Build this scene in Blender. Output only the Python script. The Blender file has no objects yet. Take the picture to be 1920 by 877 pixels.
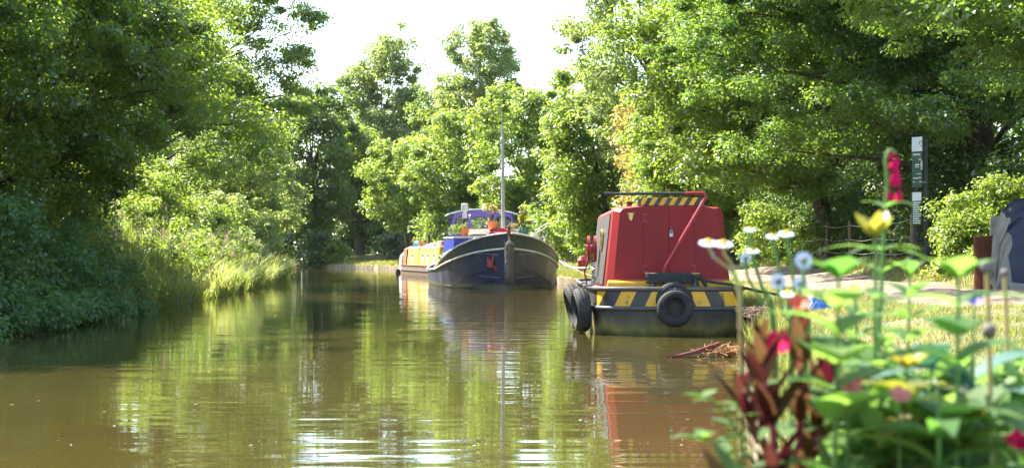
import bpy, bmesh, math, random
import numpy as np
from mathutils import Vector, Matrix

# ------------------------------------------------------------------ camera, sky, sun, exposure
sc = bpy.context.scene
COL = sc.collection
R = math.radians
F = 2667.0            # focal length in photo pixels (50 mm on a 36 mm wide sensor)
CAMZ = 1.08
HY = 478.0            # photo row of the horizon

cam_d = bpy.data.cameras.new("camera")
cam = bpy.data.objects.new("camera", cam_d)
COL.objects.link(cam)
cam.location = (0, 0, CAMZ)
cam.rotation_euler = (R(90), 0, 0)
cam_d.lens = 50
cam_d.sensor_width = 36
cam_d.shift_y = (HY - 438.5) / 1920.0
cam_d.clip_start = 0.05
cam_d.clip_end = 4000
cam_d.dof.use_dof = True
cam_d.dof.focus_distance = 24.0
cam_d.dof.aperture_fstop = 6.8
sc.camera = cam

HAZE = 0.00005
SUN_AZ = -50.0        # degrees, clockwise from the viewing direction (negative: to the left)
SUN_EL = 50.0
world = bpy.data.worlds.new("World")
sc.world = world
world.use_nodes = True
wn = world.node_tree
bg = wn.nodes["Background"]
sky = wn.nodes.new("ShaderNodeTexSky")
sky.sky_type = 'NISHITA'
sky.sun_disc = False
sky.sun_elevation = R(SUN_EL)
sky.sun_rotation = R(SUN_AZ)
sky.air_density = 1.0
sky.dust_density = 1.2
sky.ozone_density = 1.0
wn.links.new(sky.outputs[0], bg.inputs[0])
bg.inputs[1].default_value = 0.15

sd = bpy.data.lights.new("sun", 'SUN')
sd.energy = 5.0
sd.angle = R(0.53)
sd.color = (1.0, 0.94, 0.82)
sun = bpy.data.objects.new("sun", sd)
COL.objects.link(sun)
az, el = R(SUN_AZ), R(SUN_EL)
sdir = Vector((math.sin(az) * math.cos(el), math.cos(az) * math.cos(el), math.sin(el)))
sun.rotation_euler = (-sdir).to_track_quat('-Z', 'Y').to_euler()
sun.location = (-30, 30, 40)

sc.view_settings.view_transform = 'Standard'
sc.view_settings.look = 'None'
sc.view_settings.exposure = 2.16
sc.view_settings.gamma = 1.0
sc.view_settings.use_curve_mapping = False
sc.cycles.max_bounces = 7
sc.cycles.diffuse_bounces = 3
sc.cycles.glossy_bounces = 3
sc.cycles.transmission_bounces = 5
sc.cycles.transparent_max_bounces = 6
sc.cycles.sample_clamp_indirect = 6.0
sc.cycles.caustics_reflective = False
sc.cycles.caustics_refractive = False

rng = np.random.default_rng(11)
random.seed(5)

def W(px, py, Y):
    """world point seen at photo pixel (px, py) at distance Y"""
    return Vector(((px - 960) / F * Y, Y, CAMZ - (py - HY) / F * Y))

# ------------------------------------------------------------------ objects, tags
def tag(o, label=None, cat=None, group=None, kind=None):
    if label: o["label"] = label
    if cat: o["category"] = cat
    if group: o["group"] = group
    if kind: o["kind"] = kind
    return o

def thing(name, label, cat, loc=(0, 0, 0), rz=0.0, group=None):
    o = bpy.data.objects.new(name, None)
    o.empty_display_size = 0.2
    COL.objects.link(o)
    o.location = loc
    o.rotation_euler = (0, 0, rz)
    return tag(o, label, cat, group)

def link_mesh(name, me, parent=None):
    o = bpy.data.objects.new(name, me)
    COL.objects.link(o)
    if parent is not None:
        o.parent = parent
    return o

def copy_tree(o, parent=None):
    c = o.copy()
    COL.objects.link(c)
    if parent is not None:
        c.parent = parent
    for ch in [x for x in COL.objects if x.parent == o]:
        copy_tree(ch, c)
    return c

# ------------------------------------------------------------------ mesh builder
class MB:
    def __init__(s):
        s.v, s.f, s.m = [], [], []
        s.mi = 0
    def add(s, vs, fs):
        b = len(s.v)
        s.v += [tuple(p) for p in vs]
        for f in fs:
            s.f.append([b + i for i in f]); s.m.append(s.mi)
        return s
    def box(s, c, d, rz=0.0, rx=0.0, ry=0.0, top=1.0):
        x, y, z = d[0] / 2, d[1] / 2, d[2] / 2
        M = Matrix.Rotation(rz, 3, 'Z') @ Matrix.Rotation(ry, 3, 'Y') @ Matrix.Rotation(rx, 3, 'X')
        vs = []
        for k in (-1, 1):
            t = top if k == 1 else 1
            for (a, b) in ((-1, -1), (1, -1), (1, 1), (-1, 1)):
                vs.append(Vector(c) + M @ Vector((a * x * t, b * y * t, k * z)))
        return s.add(vs, [(3, 2, 1, 0), (4, 5, 6, 7), (0, 1, 5, 4), (1, 2, 6, 5), (2, 3, 7, 6), (3, 0, 4, 7)])
    def tube(s, pts, r, n=8, cap=True, closed=False):
        pts = [Vector(p) for p in pts]
        m = len(pts)
        rs = list(r) if hasattr(r, '__len__') else [r] * m
        up = None
        vs = []
        for i, p in enumerate(pts):
            if closed:
                t = (pts[(i + 1) % m] - pts[i - 1])
            else:
                t = pts[min(i + 1, m - 1)] - pts[max(i - 1, 0)]
            if t.length < 1e-9: t = Vector((0, 0, 1))
            t.normalize()
            if up is None:
                a = Vector((0, 0, 1)) if abs(t.z) < .9 else Vector((1, 0, 0))
                up = t.cross(a).normalized()
            else:
                up = (up - t * up.dot(t))
                if up.length < 1e-6: up = t.orthogonal()
                up.normalize()
            sd_ = t.cross(up)
            for k in range(n):
                an = 2 * math.pi * k / n
                vs.append(p + (up * math.cos(an) + sd_ * math.sin(an)) * rs[i])
        fs = []
        for i in range(m if closed else m - 1):
            j = (i + 1) % m
            for k in range(n):
                k2 = (k + 1) % n
                fs.append((i * n + k, i * n + k2, j * n + k2, j * n + k))
        if cap and not closed:
            fs.append(tuple(range(n - 1, -1, -1)))
            fs.append(tuple((m - 1) * n + k for k in range(n)))
        return s.add(vs, fs)
    def lathe(s, prof, c=(0, 0, 0), n=20, M=None):
        """prof: (radius, z) pairs, turned about z, then M, then moved to c"""
        M = M or Matrix.Identity(3)
        vs = []
        for (r_, z_) in prof:
            for k in range(n):
                an = 2 * math.pi * k / n
                vs.append(Vector(c) + M @ Vector((r_ * math.cos(an), r_ * math.sin(an), z_)))
        fs = []
        for i in range(len(prof) - 1):
            for k in range(n):
                k2 = (k + 1) % n
                fs.append((i * n + k, i * n + k2, (i + 1) * n + k2, (i + 1) * n + k))
        return s.add(vs, fs)
    def loft(s, secs, closed=True, cap0=False, cap1=False):
        n = len(secs[0])
        vs = [p for q in secs for p in q]
        fs = []
        for i in range(len(secs) - 1):
            for k in range(n if closed else n - 1):
                k2 = (k + 1) % n
                fs.append((i * n + k, i * n + k2, (i + 1) * n + k2, (i + 1) * n + k))
        if cap0: fs.append(tuple(range(n - 1, -1, -1)))
        if cap1: fs.append(tuple((len(secs) - 1) * n + k for k in range(n)))
        return s.add(vs, fs)
    def build(s, name, mats, parent=None, smooth=35, bevel=0.0):
        me = bpy.data.meshes.new(name)
        me.from_pydata(s.v, [], s.f)
        if not isinstance(mats, (list, tuple)): mats = [mats]
        for m in mats: me.materials.append(m)
        me.polygons.foreach_set("material_index", s.m)
        bm = bmesh.new(); bm.from_mesh(me)
        bmesh.ops.recalc_face_normals(bm, faces=bm.faces)
        bm.to_mesh(me); bm.free()
        if smooth:
            me.polygons.foreach_set("use_smooth", [True] * len(me.polygons))
            me.set_sharp_from_angle(angle=R(smooth))
        me.update()
        o = link_mesh(name, me, parent)
        if bevel:
            b = o.modifiers.new("bevel", 'BEVEL')
            b.width = bevel; b.segments = 2; b.limit_method = 'ANGLE'; b.angle_limit = R(40)
        return o

AX = {'x': Matrix.Rotation(R(90), 3, 'Y'), 'y': Matrix.Rotation(R(-90), 3, 'X'), 'z': Matrix.Identity(3)}

def fast_mesh(name, Vq, mats, rnd=None, parent=None, n=4):
    """Vq: (N, n, 3) separate faces"""
    N = len(Vq)
    me = bpy.data.meshes.new(name)
    me.vertices.add(N * n)
    me.vertices.foreach_set("co", np.ascontiguousarray(Vq, dtype=np.float32).ravel())
    me.loops.add(N * n)
    me.loops.foreach_set("vertex_index", np.arange(N * n, dtype=np.int32))
    me.polygons.add(N)
    me.polygons.foreach_set("loop_start", np.arange(0, N * n, n, dtype=np.int32))
    me.polygons.foreach_set("loop_total", np.full(N, n, dtype=np.int32))
    if rnd is not None:
        a = me.attributes.new("tint", 'FLOAT', 'FACE')
        a.data.foreach_set("value", np.ascontiguousarray(rnd, dtype=np.float32))
    for m in (mats if isinstance(mats, (list, tuple)) else [mats]): me.materials.append(m)
    me.update(calc_edges=True)
    return link_mesh(name, me, parent)

# ------------------------------------------------------------------ materials
def new_mat(name):
    m = bpy.data.materials.new(name); m.use_nodes = True
    nt = m.node_tree
    return m, nt, nt.nodes["Principled BSDF"]

def N(nt, t, **kw):
    n = nt.nodes.new(t)
    for k, v in kw.items(): setattr(n, k, v)
    return n

def noise(nt, scale, detail=4, rough=.55, coord='Object', stretch=None):
    tc = N(nt, "ShaderNodeTexCoord")
    n = N(nt, "ShaderNodeTexNoise")
    n.inputs["Scale"].default_value = scale
    n.inputs["Detail"].default_value = detail
    n.inputs["Roughness"].default_value = rough
    if stretch:
        mp = N(nt, "ShaderNodeMapping"); mp.inputs["Scale"].default_value = stretch
        nt.links.new(tc.outputs[coord], mp.inputs[0]); nt.links.new(mp.outputs[0], n.inputs["Vector"])
    else:
        nt.links.new(tc.outputs[coord], n.inputs["Vector"])
    return n

def ramp(nt, fac, stops):
    r = N(nt, "ShaderNodeValToRGB")
    e = r.color_ramp.elements
    while len(e) < len(stops): e.new(0.5)
    for i, (p, c) in enumerate(stops):
        e[i].position = p; e[i].color = (*c, 1) if len(c) == 3 else c
    nt.links.new(fac, r.inputs[0])
    return r

def worn(name, col, col2=None, scale=6, rough=.5, spec=.4, bump=.0, metal=0, stretch=None, lo=.35, hi=.7, detail=5, coat=0):
    m, nt, b = new_mat(name)
    col2 = col2 or tuple(c * .7 for c in col)
    n = noise(nt, scale, detail, .6, stretch=stretch)
    r = ramp(nt, n.outputs[0], [(lo, col), (hi, col2)])
    nt.links.new(r.outputs[0], b.inputs["Base Color"])
    b.inputs["Roughness"].default_value = rough
    b.inputs["Specular IOR Level"].default_value = spec
    b.inputs["Metallic"].default_value = metal
    b.inputs["Coat Weight"].default_value = coat
    if bump:
        n2 = noise(nt, scale * 6, 4)
        bp = N(nt, "ShaderNodeBump"); bp.inputs["Strength"].default_value = bump; bp.inputs["Distance"].default_value = .02
        nt.links.new(n2.outputs[0], bp.inputs["Height"]); nt.links.new(bp.outputs[0], b.inputs["Normal"])
    return m

def leaf_mat(name, c_dark, c_light, t_dark, t_light, trans=.5, gloss=.06, rough=.4):
    m = bpy.data.materials.new(name); m.use_nodes = True
    nt = m.node_tree; nt.nodes.clear()
    out = N(nt, "ShaderNodeOutputMaterial")
    at = N(nt, "ShaderNodeAttribute"); at.attribute_name = "tint"
    r1 = ramp(nt, at.outputs["Fac"], [(0, c_dark), (1, c_light)])
    r2 = ramp(nt, at.outputs["Fac"], [(0, t_dark), (1, t_light)])
    d = N(nt, "ShaderNodeBsdfDiffuse"); t = N(nt, "ShaderNodeBsdfTranslucent")
    nt.links.new(r1.outputs[0], d.inputs[0]); nt.links.new(r2.outputs[0], t.inputs[0])
    mx = N(nt, "ShaderNodeMixShader"); mx.inputs[0].default_value = trans
    nt.links.new(d.outputs[0], mx.inputs[1]); nt.links.new(t.outputs[0], mx.inputs[2])
    g = N(nt, "ShaderNodeBsdfGlossy"); g.inputs["Roughness"].default_value = rough
    g.inputs["Color"].default_value = (1, 1, 1, 1)
    m2 = N(nt, "ShaderNodeMixShader"); m2.inputs[0].default_value = gloss
    nt.links.new(mx.outputs[0], m2.inputs[1]); nt.links.new(g.outputs[0], m2.inputs[2])
    nt.links.new(m2.outputs[0], out.inputs[0])
    return m

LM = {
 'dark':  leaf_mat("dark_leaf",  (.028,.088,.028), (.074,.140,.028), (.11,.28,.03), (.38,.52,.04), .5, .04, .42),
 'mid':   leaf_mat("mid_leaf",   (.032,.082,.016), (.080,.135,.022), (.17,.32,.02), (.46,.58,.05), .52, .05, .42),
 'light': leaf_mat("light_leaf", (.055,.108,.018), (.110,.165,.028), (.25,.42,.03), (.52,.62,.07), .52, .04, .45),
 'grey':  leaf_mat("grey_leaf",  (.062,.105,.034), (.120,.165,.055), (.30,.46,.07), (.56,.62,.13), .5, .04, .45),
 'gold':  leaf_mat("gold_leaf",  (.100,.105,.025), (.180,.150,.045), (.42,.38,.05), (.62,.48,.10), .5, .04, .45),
 'dark_shade':   leaf_mat("dark_shade_leaf",   (.020,.055,.016), (.050,.098,.018), (.07,.17,.02), (.26,.38,.03), .42, .06, .4),  # deep green leaves; on hedge and understorey it paints shade in
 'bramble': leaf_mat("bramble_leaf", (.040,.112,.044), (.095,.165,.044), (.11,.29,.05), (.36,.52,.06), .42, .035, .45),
 'reed':  leaf_mat("reed_leaf",  (.070,.120,.020), (.180,.190,.055), (.26,.38,.03), (.56,.56,.12), .48, .04, .45),
 'lawn':  leaf_mat("lawn_leaf",  (.080,.120,.020), (.250,.215,.075), (.24,.34,.03), (.56,.50,.12), .42, .03, .5),
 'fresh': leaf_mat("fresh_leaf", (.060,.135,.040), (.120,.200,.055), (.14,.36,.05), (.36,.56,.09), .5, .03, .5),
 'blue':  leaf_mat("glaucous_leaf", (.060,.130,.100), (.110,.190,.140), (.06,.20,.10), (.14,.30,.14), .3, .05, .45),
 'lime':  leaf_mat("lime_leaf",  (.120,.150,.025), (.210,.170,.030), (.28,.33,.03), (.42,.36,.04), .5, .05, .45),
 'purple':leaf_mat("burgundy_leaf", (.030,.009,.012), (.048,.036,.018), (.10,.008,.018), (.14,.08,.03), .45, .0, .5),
}
M = {}
M['bark'] = worn("bark", (.11,.085,.06), (.045,.035,.026), 3, .9, .2, .8, stretch=(3,3,.6))
M['bark_pale'] = worn("pale_bark", (.16,.135,.10), (.07,.055,.04), 3, .9, .2, .8, stretch=(3,3,.6))
# ------------------------------------------------------------------ water
def water_mat():
    m, nt, b = new_mat("murky_water")
    n0 = noise(nt, .35, 3)
    r = ramp(nt, n0.outputs[0], [(.3, (.038,.031,.009)), (.7, (.054,.043,.012))])
    nt.links.new(r.outputs[0], b.inputs["Base Color"])
    b.inputs["Roughness"].default_value = .02
    b.inputs["IOR"].default_value = 1.33
    tc = N(nt, "ShaderNodeTexCoord")
    def nz(scale, st, det, dist):
        mp = N(nt, "ShaderNodeMapping"); mp.inputs["Scale"].default_value = st
        n = N(nt, "ShaderNodeTexNoise"); n.inputs["Scale"].default_value = scale; n.inputs["Detail"].default_value = det
        n.inputs["Distortion"].default_value = dist
        nt.links.new(tc.outputs["Object"], mp.inputs[0]); nt.links.new(mp.outputs[0], n.inputs["Vector"])
        return n.outputs[0]
    a = nz(1.0, (1.1, 8.0, 1), 1.5, .35)      # soft cross ripples, about 0.3-0.5 m apart
    c = nz(1.0, (4, 20, 1), 2, .2)         # fine ripples
    e = nz(1.0, (.22, .5, 1), 2, 0)        # calm and ruffled patches
    sw = nz(1.0, (.22, 2.4, 1), 1.5, .3)   # longer swell left by passing boats
    xl = nz(1.0, (.16, .75, 1), 1.0, .2)
    m00 = N(nt, "ShaderNodeMath", operation='MULTIPLY_ADD'); m00.inputs[1].default_value = 1.5
    ma = N(nt, "ShaderNodeMath", operation='MULTIPLY'); ma.inputs[1].default_value = .45
    nt.links.new(a, ma.inputs[0]); nt.links.new(xl, m00.inputs[0]); nt.links.new(ma.outputs[0], m00.inputs[2])
    m0 = N(nt, "ShaderNodeMath", operation='MULTIPLY_ADD'); m0.inputs[1].default_value = 2.0
    nt.links.new(sw, m0.inputs[0]); nt.links.new(m00.outputs[0], m0.inputs[2])
    mm = N(nt, "ShaderNodeMath", operation='MULTIPLY_ADD'); mm.inputs[1].default_value = .03
    nt.links.new(c, mm.inputs[0]); nt.links.new(m0.outputs[0], mm.inputs[2])
    bp = N(nt, "ShaderNodeBump"); bp.inputs["Distance"].default_value = .0040
    mr = N(nt, "ShaderNodeMapRange"); mr.inputs[1].default_value = .35; mr.inputs[2].default_value = .65
    mr.inputs[3].default_value = .35; mr.inputs[4].default_value = 1.0
    nt.links.new(e, mr.inputs[0]); nt.links.new(mr.outputs[0], bp.inputs["Strength"])
    nt.links.new(mm.outputs[0], bp.inputs["Height"]); nt.links.new(bp.outputs[0], b.inputs["Normal"])
    return m
mb = MB(); mb.add([(-110, -40, 0), (30, -40, 0), (30, 170, 0), (-110, 170, 0)], [(0, 1, 2, 3)])
tag(mb.build("canal_water", water_mat(), smooth=0), kind="structure")

# ------------------------------------------------------------------ ground
def grass_ground():
    m, nt, b = new_mat("bank_soil_and_turf")
    n = noise(nt, 1.3, 6); n2 = noise(nt, 14, 5)
    r = ramp(nt, n.outputs[0], [(.3, (.085,.105,.030)), (.5, (.150,.145,.050)), (.72, (.220,.185,.090))])
    r2 = ramp(nt, n2.outputs[0], [(.3, (.55,.55,.55)), (.7, (1,1,1))])
    mx = N(nt, "ShaderNodeMix", data_type='RGBA', blend_type='MULTIPLY'); mx.inputs[0].default_value = 1
    nt.links.new(r.outputs[0], mx.inputs[6]); nt.links.new(r2.outputs[0], mx.inputs[7])
    nt.links.new(mx.outputs[2], b.inputs["Base Color"]); b.inputs["Roughness"].default_value = .95
    bp = N(nt, "ShaderNodeBump"); bp.inputs["Distance"].default_value = .04
    nt.links.new(n2.outputs[0], bp.inputs["Height"]); nt.links.new(bp.outputs[0], b.inputs["Normal"])
    return m
M['turf'] = grass_ground()
M['soil'] = worn("dark_bank_soil", (.040,.040,.020), (.022,.020,.012), 3, .95, .2, .6)
M['gravel'] = worn("pale_gravel", (.225,.178,.138), (.140,.108,.082), 2.2, .95, .2, .7, detail=9)
M['piling'] = worn("weathered_piling", (.30,.24,.15), (.075,.058,.040), 2.5, .9, .2, .6, stretch=(2,2,.35))

def catmull(P, step):
    P = [np.array(p, float) for p in P]
    P = [2 * P[0] - P[1]] + P + [2 * P[-1] - P[-2]]
    out = []
    for i in range(1, len(P) - 2):
        n = max(2, int(np.linalg.norm(P[i + 1] - P[i]) / step))
        for k in range(n):
            t = k / n
            a, b_, c, d = P[i - 1:i + 3]
            out.append(.5 * ((2 * b_) + (-a + c) * t + (2 * a - 5 * b_ + 4 * c - d) * t * t + (-a + 3 * b_ - 3 * c + d) * t ** 3))
    out.append(P[-2])
    return np.array(out)

RB = catmull([(-2.5,-10),(-1,-2),(0,1.5),(.9,5),(1.35,8),(2.3,14),(3.25,18),(3.4,24),(3.0,34),(2.4,45),(1.6,55),(0,66),(-3,80),(-8.5,104),(-11.5,112),(-18,122),(-30,132),(-58,146)], .6)
LB = catmull([(-5,-15),(-6,0),(-6.8,19),(-7.3,28),(-8,41),(-9.3,55),(-11,68),(-14,82),(-18,95),(-26,106),(-45,118),(-85,132)], .6)
RPROF = ([0,.15,.5,1.2,1.7,3.75,4.4,6,10,40,130], [.25,.33,.39,.44,.47,.56,.80,.92,1.1,2.0,4.0])
LPROF = ([0,.15,.5,1,2,3,5,8,20,40], [.10,.22,.40,.65,1.15,1.55,1.95,2.2,2.6,3.2])

def wob(x, y):
    return .035 * np.sin(x * 1.7 + y * .9) + .03 * np.sin(y * 2.3 - x * 1.1) + .02 * np.sin(x * 4.1 + y * 3.7) + .015 * np.sin(y * 6.3 + x * 5)

def dist_to(poly, x, y):
    x = np.asarray(x, float); y = np.asarray(y, float)
    best = np.full(x.shape, 1e9)
    for i in range(len(poly) - 1):
        a, b_ = poly[i], poly[i + 1]
        d = b_ - a; L2 = d @ d
        t = np.clip(((x - a[0]) * d[0] + (y - a[1]) * d[1]) / L2, 0, 1)
        best = np.minimum(best, np.hypot(x - a[0] - t * d[0], y - a[1] - t * d[1]))
    return best

def ground_z(x, y, side):
    poly, prof = (RB, RPROF) if side == 'R' else (LB, LPROF)
    d = dist_to(poly, x, y)
    return np.interp(d, *prof) + wob(np.asarray(x), np.asarray(y)) * np.clip(d, 0, 1)

def bank(name, poly, sgn, offs, prof, mats, wall_mat_rows=2):
    t = np.gradient(poly, axis=0); t /= np.linalg.norm(t, axis=1)[:, None]
    nrm = np.stack([t[:, 1], -t[:, 0]], 1) * sgn
    # smooth the far offset directions so that the sheet never folds
    rows = []
    rows.append(np.c_[poly, np.full(len(poly), -1.3)])
    for o in offs:
        p = poly + nrm * o
        z = np.interp(o, *prof) + wob(p[:, 0], p[:, 1]) * min(o, 1)
        rows.append(np.c_[p, z])
    p = poly + nrm * (offs[-1] + 3); rows.append(np.c_[p, np.full(len(poly), -1.4)])
    m, n = len(rows), len(poly)
    mb = MB()
    vs = np.concatenate(rows)
    mb.v = [tuple(v) for v in vs]
    for i in range(m - 1):
        for k in range(n - 1):
            mb.f.append([i * n + k, i * n + k + 1, (i + 1) * n + k + 1, (i + 1) * n + k]); mb.m.append(0 if i >= wall_mat_rows else 1)
    return tag(mb.build(name, mats, smooth=60), kind="structure")

bank("towpath_bank", RB, 1, [0,.15,.5] + [1 + .25 * i for i in range(18)] + [6,7,8.5,10,14,20,40,80,130], RPROF, [M['turf'], M['piling']])
bank("wild_bank", LB, -1, [0,.15,.35,.6,1,1.5,2,2.5,3,4,5,6.5,8,11,15,20,26,32], LPROF, [M['soil'], M['soil']])
mb = MB(); mb.add([(-1800,-1800,-1.35),(1800,-1800,-1.35),(1800,1800,-1.35),(-1800,1800,-1.35)], [(0,1,2,3)])
tag(mb.build("ground", M['turf'], smooth=0), kind="structure")

# gravel towpath, a sheet a little above the bank
PI_ = catmull([(5.9,3),(5.5,8),(5.05,14),(4.95,20),(5.05,27),(5.1,35),(4.8,45),(4.0,56),(2.5,68),(-.6,83),(-6.2,106),(-10,116)], .5)
def path_strip():
    t = np.gradient(PI_, axis=0); t /= np.linalg.norm(t, axis=1)[:, None]
    nrm = np.stack([t[:, 1], -t[:, 0]], 1)
    cols = []
    K = 9
    for k in range(K):
        o = k / (K - 1) * 2.15
        jit = 0
        if k in (0, K - 1):
            s = np.arange(len(PI_)); jit = .10 * np.sin(s * .9) + .08 * np.sin(s * 2.3 + 1)
        p = PI_ + nrm * (o + jit)[:, None] if np.ndim(jit) else PI_ + nrm * o
        z = ground_z(p[:, 0], p[:, 1], 'R') + .022 + .03 * math.sin(math.pi * k / (K - 1))
        if k in (0, K - 1): z -= .03
        cols.append(np.c_[p, z])
    mb = MB(); n = len(PI_)
    mb.v = [tuple(v) for v in np.concatenate(cols)]
    for i in range(K - 1):
        for k in range(n - 1):
            mb.f.append([i * n + k, i * n + k + 1, (i + 1) * n + k + 1, (i + 1) * n + k]); mb.m.append(0)
    tag(mb.build("gravel_path", M['gravel'], smooth=60), kind="structure")
path_strip()

# ------------------------------------------------------------------ grasses
def blades(x, y, z, h, w, lean, seg=2, seed=0, tint=None):
    """curved tapering blades -> quads"""
    g = np.random.default_rng(seed)
    n = len(x)
    a = g.uniform(0, 2 * np.pi, n); ln = lean * g.uniform(.3, 1.3, n) * h
    dx, dy = np.cos(a), np.sin(a)
    fa = a + g.normal(np.pi / 2, .5, n)
    sx, sy = np.cos(fa), np.sin(fa)
    Q = []
    for s in range(seg):
        qs = []
        for (t, sg) in ((s / seg, -1), (s / seg, 1), ((s + 1) / seg, 1), ((s + 1) / seg, -1)):
            wd = w * (1 - t) ** .7 * .5 * sg
            off = ln * t * t
            qs.append(np.stack([x + dx * off + sx * wd, y + dy * off + sy * wd, z + h * (t - .25 * lean * t * t)], 1))
        Q.append(np.stack(qs, 1))
    tn = g.random(n) if tint is None else tint
    return np.concatenate(Q), np.tile(tn, seg)

def scatter_off(poly, sgn, s0, s1, o0, o1, n, seed, pw=1.0):
    """random points between y=s0..s1 along a bank line, offset o0..o1"""
    g = np.random.default_rng(seed)
    t = np.gradient(poly, axis=0); t /= np.linalg.norm(t, axis=1)[:, None]
    nrm = np.stack([t[:, 1], -t[:, 0]], 1) * sgn
    idx = np.where((poly[:, 1] >= s0) & (poly[:, 1] <= s1))[0]
    i = g.choice(idx, n); f = g.random(n)[:, None]
    j = np.minimum(i + 1, len(poly) - 1)
    p = poly[i] * (1 - f) + poly[j] * f + nrm[i] * (o0 + (o1 - o0) * g.random(n) ** pw)[:, None]
    return p[:, 0], p[:, 1]

def patchy(x, y, s=.7):
    return .5 + .5 * np.sin(x * 2.1 * s + 1.3 * np.sin(y * 1.1 * s)) * np.sin(y * 1.7 * s + 1.1 * np.sin(x * 1.9 * s))

def lawn():
    g = np.random.default_rng(3)
    X, Y_, H, Wd = [], [], [], []
    def addp(x, y, hmin, hmax, w):
        X.append(x); Y_.append(y); H.append(g.uniform(hmin, hmax, len(x))); Wd.append(np.full(len(x), w) * g.uniform(.7, 1.3, len(x)))
    # mown turf between the water and the path
    x, y = scatter_off(RB, 1, 5, 30, .1, 4.2, 120000, 1)
    k = x < np.interp(y, PI_[:, 1], PI_[:, 0]) + .06
    addp(x[k], y[k], .03, .075, .009)
    x, y = scatter_off(RB, 1, 28, 60, .1, 3.0, 26000, 2)
    k = x < np.interp(y, PI_[:, 1], PI_[:, 0]) + .05
    addp(x[k], y[k], .05, .13, .02)
    # verge beyond the path
    x, y = scatter_off(RB, 1, 12, 60, 3.6, 6.2, 40000, 4)
    k = x > np.interp(y, PI_[:, 1], PI_[:, 0]) + 2.1
    addp(x[k], y[k], .05, .22, .016)
    # rough edge along the water
    x, y = scatter_off(RB, 1, 3, 60, .02, .45, 9000, 5)
    addp(x, y, .10, .28, .014)
    # the far bend
    x, y = scatter_off(RB, 1, 60, 134, .0, 7, 40000, 6, 1.4)
    addp(x, y, .08, .28, .05)
    x = np.concatenate(X); y = np.concatenate(Y_); h = np.concatenate(H); w = np.concatenate(Wd)
    z = ground_z(x, y, 'R') - .01
    tn = np.clip(.25 + .5 * patchy(x, y) + g.normal(0, .18, len(x)), 0, 1)
    Q, tt = blades(x, y, z, h, w, .5, 1, 9, tn)
    tag(fast_mesh("short_grass", Q, LM['lawn'], tt), kind="stuff")
lawn()

def wild_grass():
    g = np.random.default_rng(8)
    x, y = scatter_off(LB, -1, 26, 72, -.25, 7.5, 52000, 11)
    z = ground_z(x, y, 'L'); d = dist_to(LB, x, y)
    z = np.where(d < .2, .02, z - .03)
    pt = patchy(x, y, .55)
    h = (.35 + 1.0 * pt * (.6 + .4 * np.sin(y * .9 + x))) * g.uniform(.6, 1.2, len(x))
    tn = np.clip(.35 + .45 * patchy(x + 5, y - 3, .4) + g.normal(0, .2, len(x)), 0, 1)
    Q, tt = blades(x, y, z, h, np.full(len(x), .034), .55, 2, 12, tn)
    tag(fast_mesh("tall_bank_grass", Q, LM['reed'], tt), kind="stuff")
    # overhanging tufts that break the water's edge
    tx, ty = scatter_off(LB, -1, 24, 100, -.15, .35, 230, 31)
    k = g.integers(30, 70, len(tx)); X = np.repeat(tx, k) + g.normal(0, .16, k.sum()); Yv = np.repeat(ty, k) + g.normal(0, .22, k.sum())
    hh = np.repeat(g.uniform(.35, 1.15, len(tx)), k) * g.uniform(.6, 1.15, k.sum())
    dd = dist_to(LB, X, Yv); zz = np.where(dd < .25, .0, ground_z(X, Yv, 'L') - .05)
    Q1, t1 = blades(X, Yv, zz, hh, np.full(len(X), .032), .9, 2, 32, np.repeat(g.uniform(.05, .9, len(tx)), k))
    tag(fast_mesh("water_edge_sedge", Q1, LM['reed'], t1), kind="stuff")
    # flower heads and seed plumes standing out of the grass
    x, y = scatter_off(LB, -1, 29, 66, .2, 3.2, 500, 13)
    x, y = x[::3], y[::3]
    z = ground_z(x, y, 'L'); h = g.uniform(1.0, 1.4, len(x))
    Q1, t1 = blades(x, y, z, h, np.full(len(x), .02), .25, 2, 14, g.uniform(.5, 1, len(x)))
    n = 26
    X = np.repeat(x, n) + g.normal(0, .045, len(x) * n); Yv = np.repeat(y, n) + g.normal(0, .045, len(x) * n)
    Zv = np.repeat(z + h * .93, n) + g.uniform(-.22, .06, len(x) * n)
    Q2, t2 = blades(X, Yv, Zv, np.full(len(X), .09), np.full(len(X), .022), .6, 1, 15, g.uniform(.7, 1, len(X)))
    tag(fast_mesh("seeding_grass_plumes", np.concatenate([Q1, Q2]), M['plume'], np.concatenate([t1, t2])), kind="stuff")
M['plume'] = leaf_mat("seed_plume", (.20,.17,.10), (.34,.25,.19), (.3,.27,.12), (.5,.4,.25), .35, .03)
wild_grass()
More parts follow.
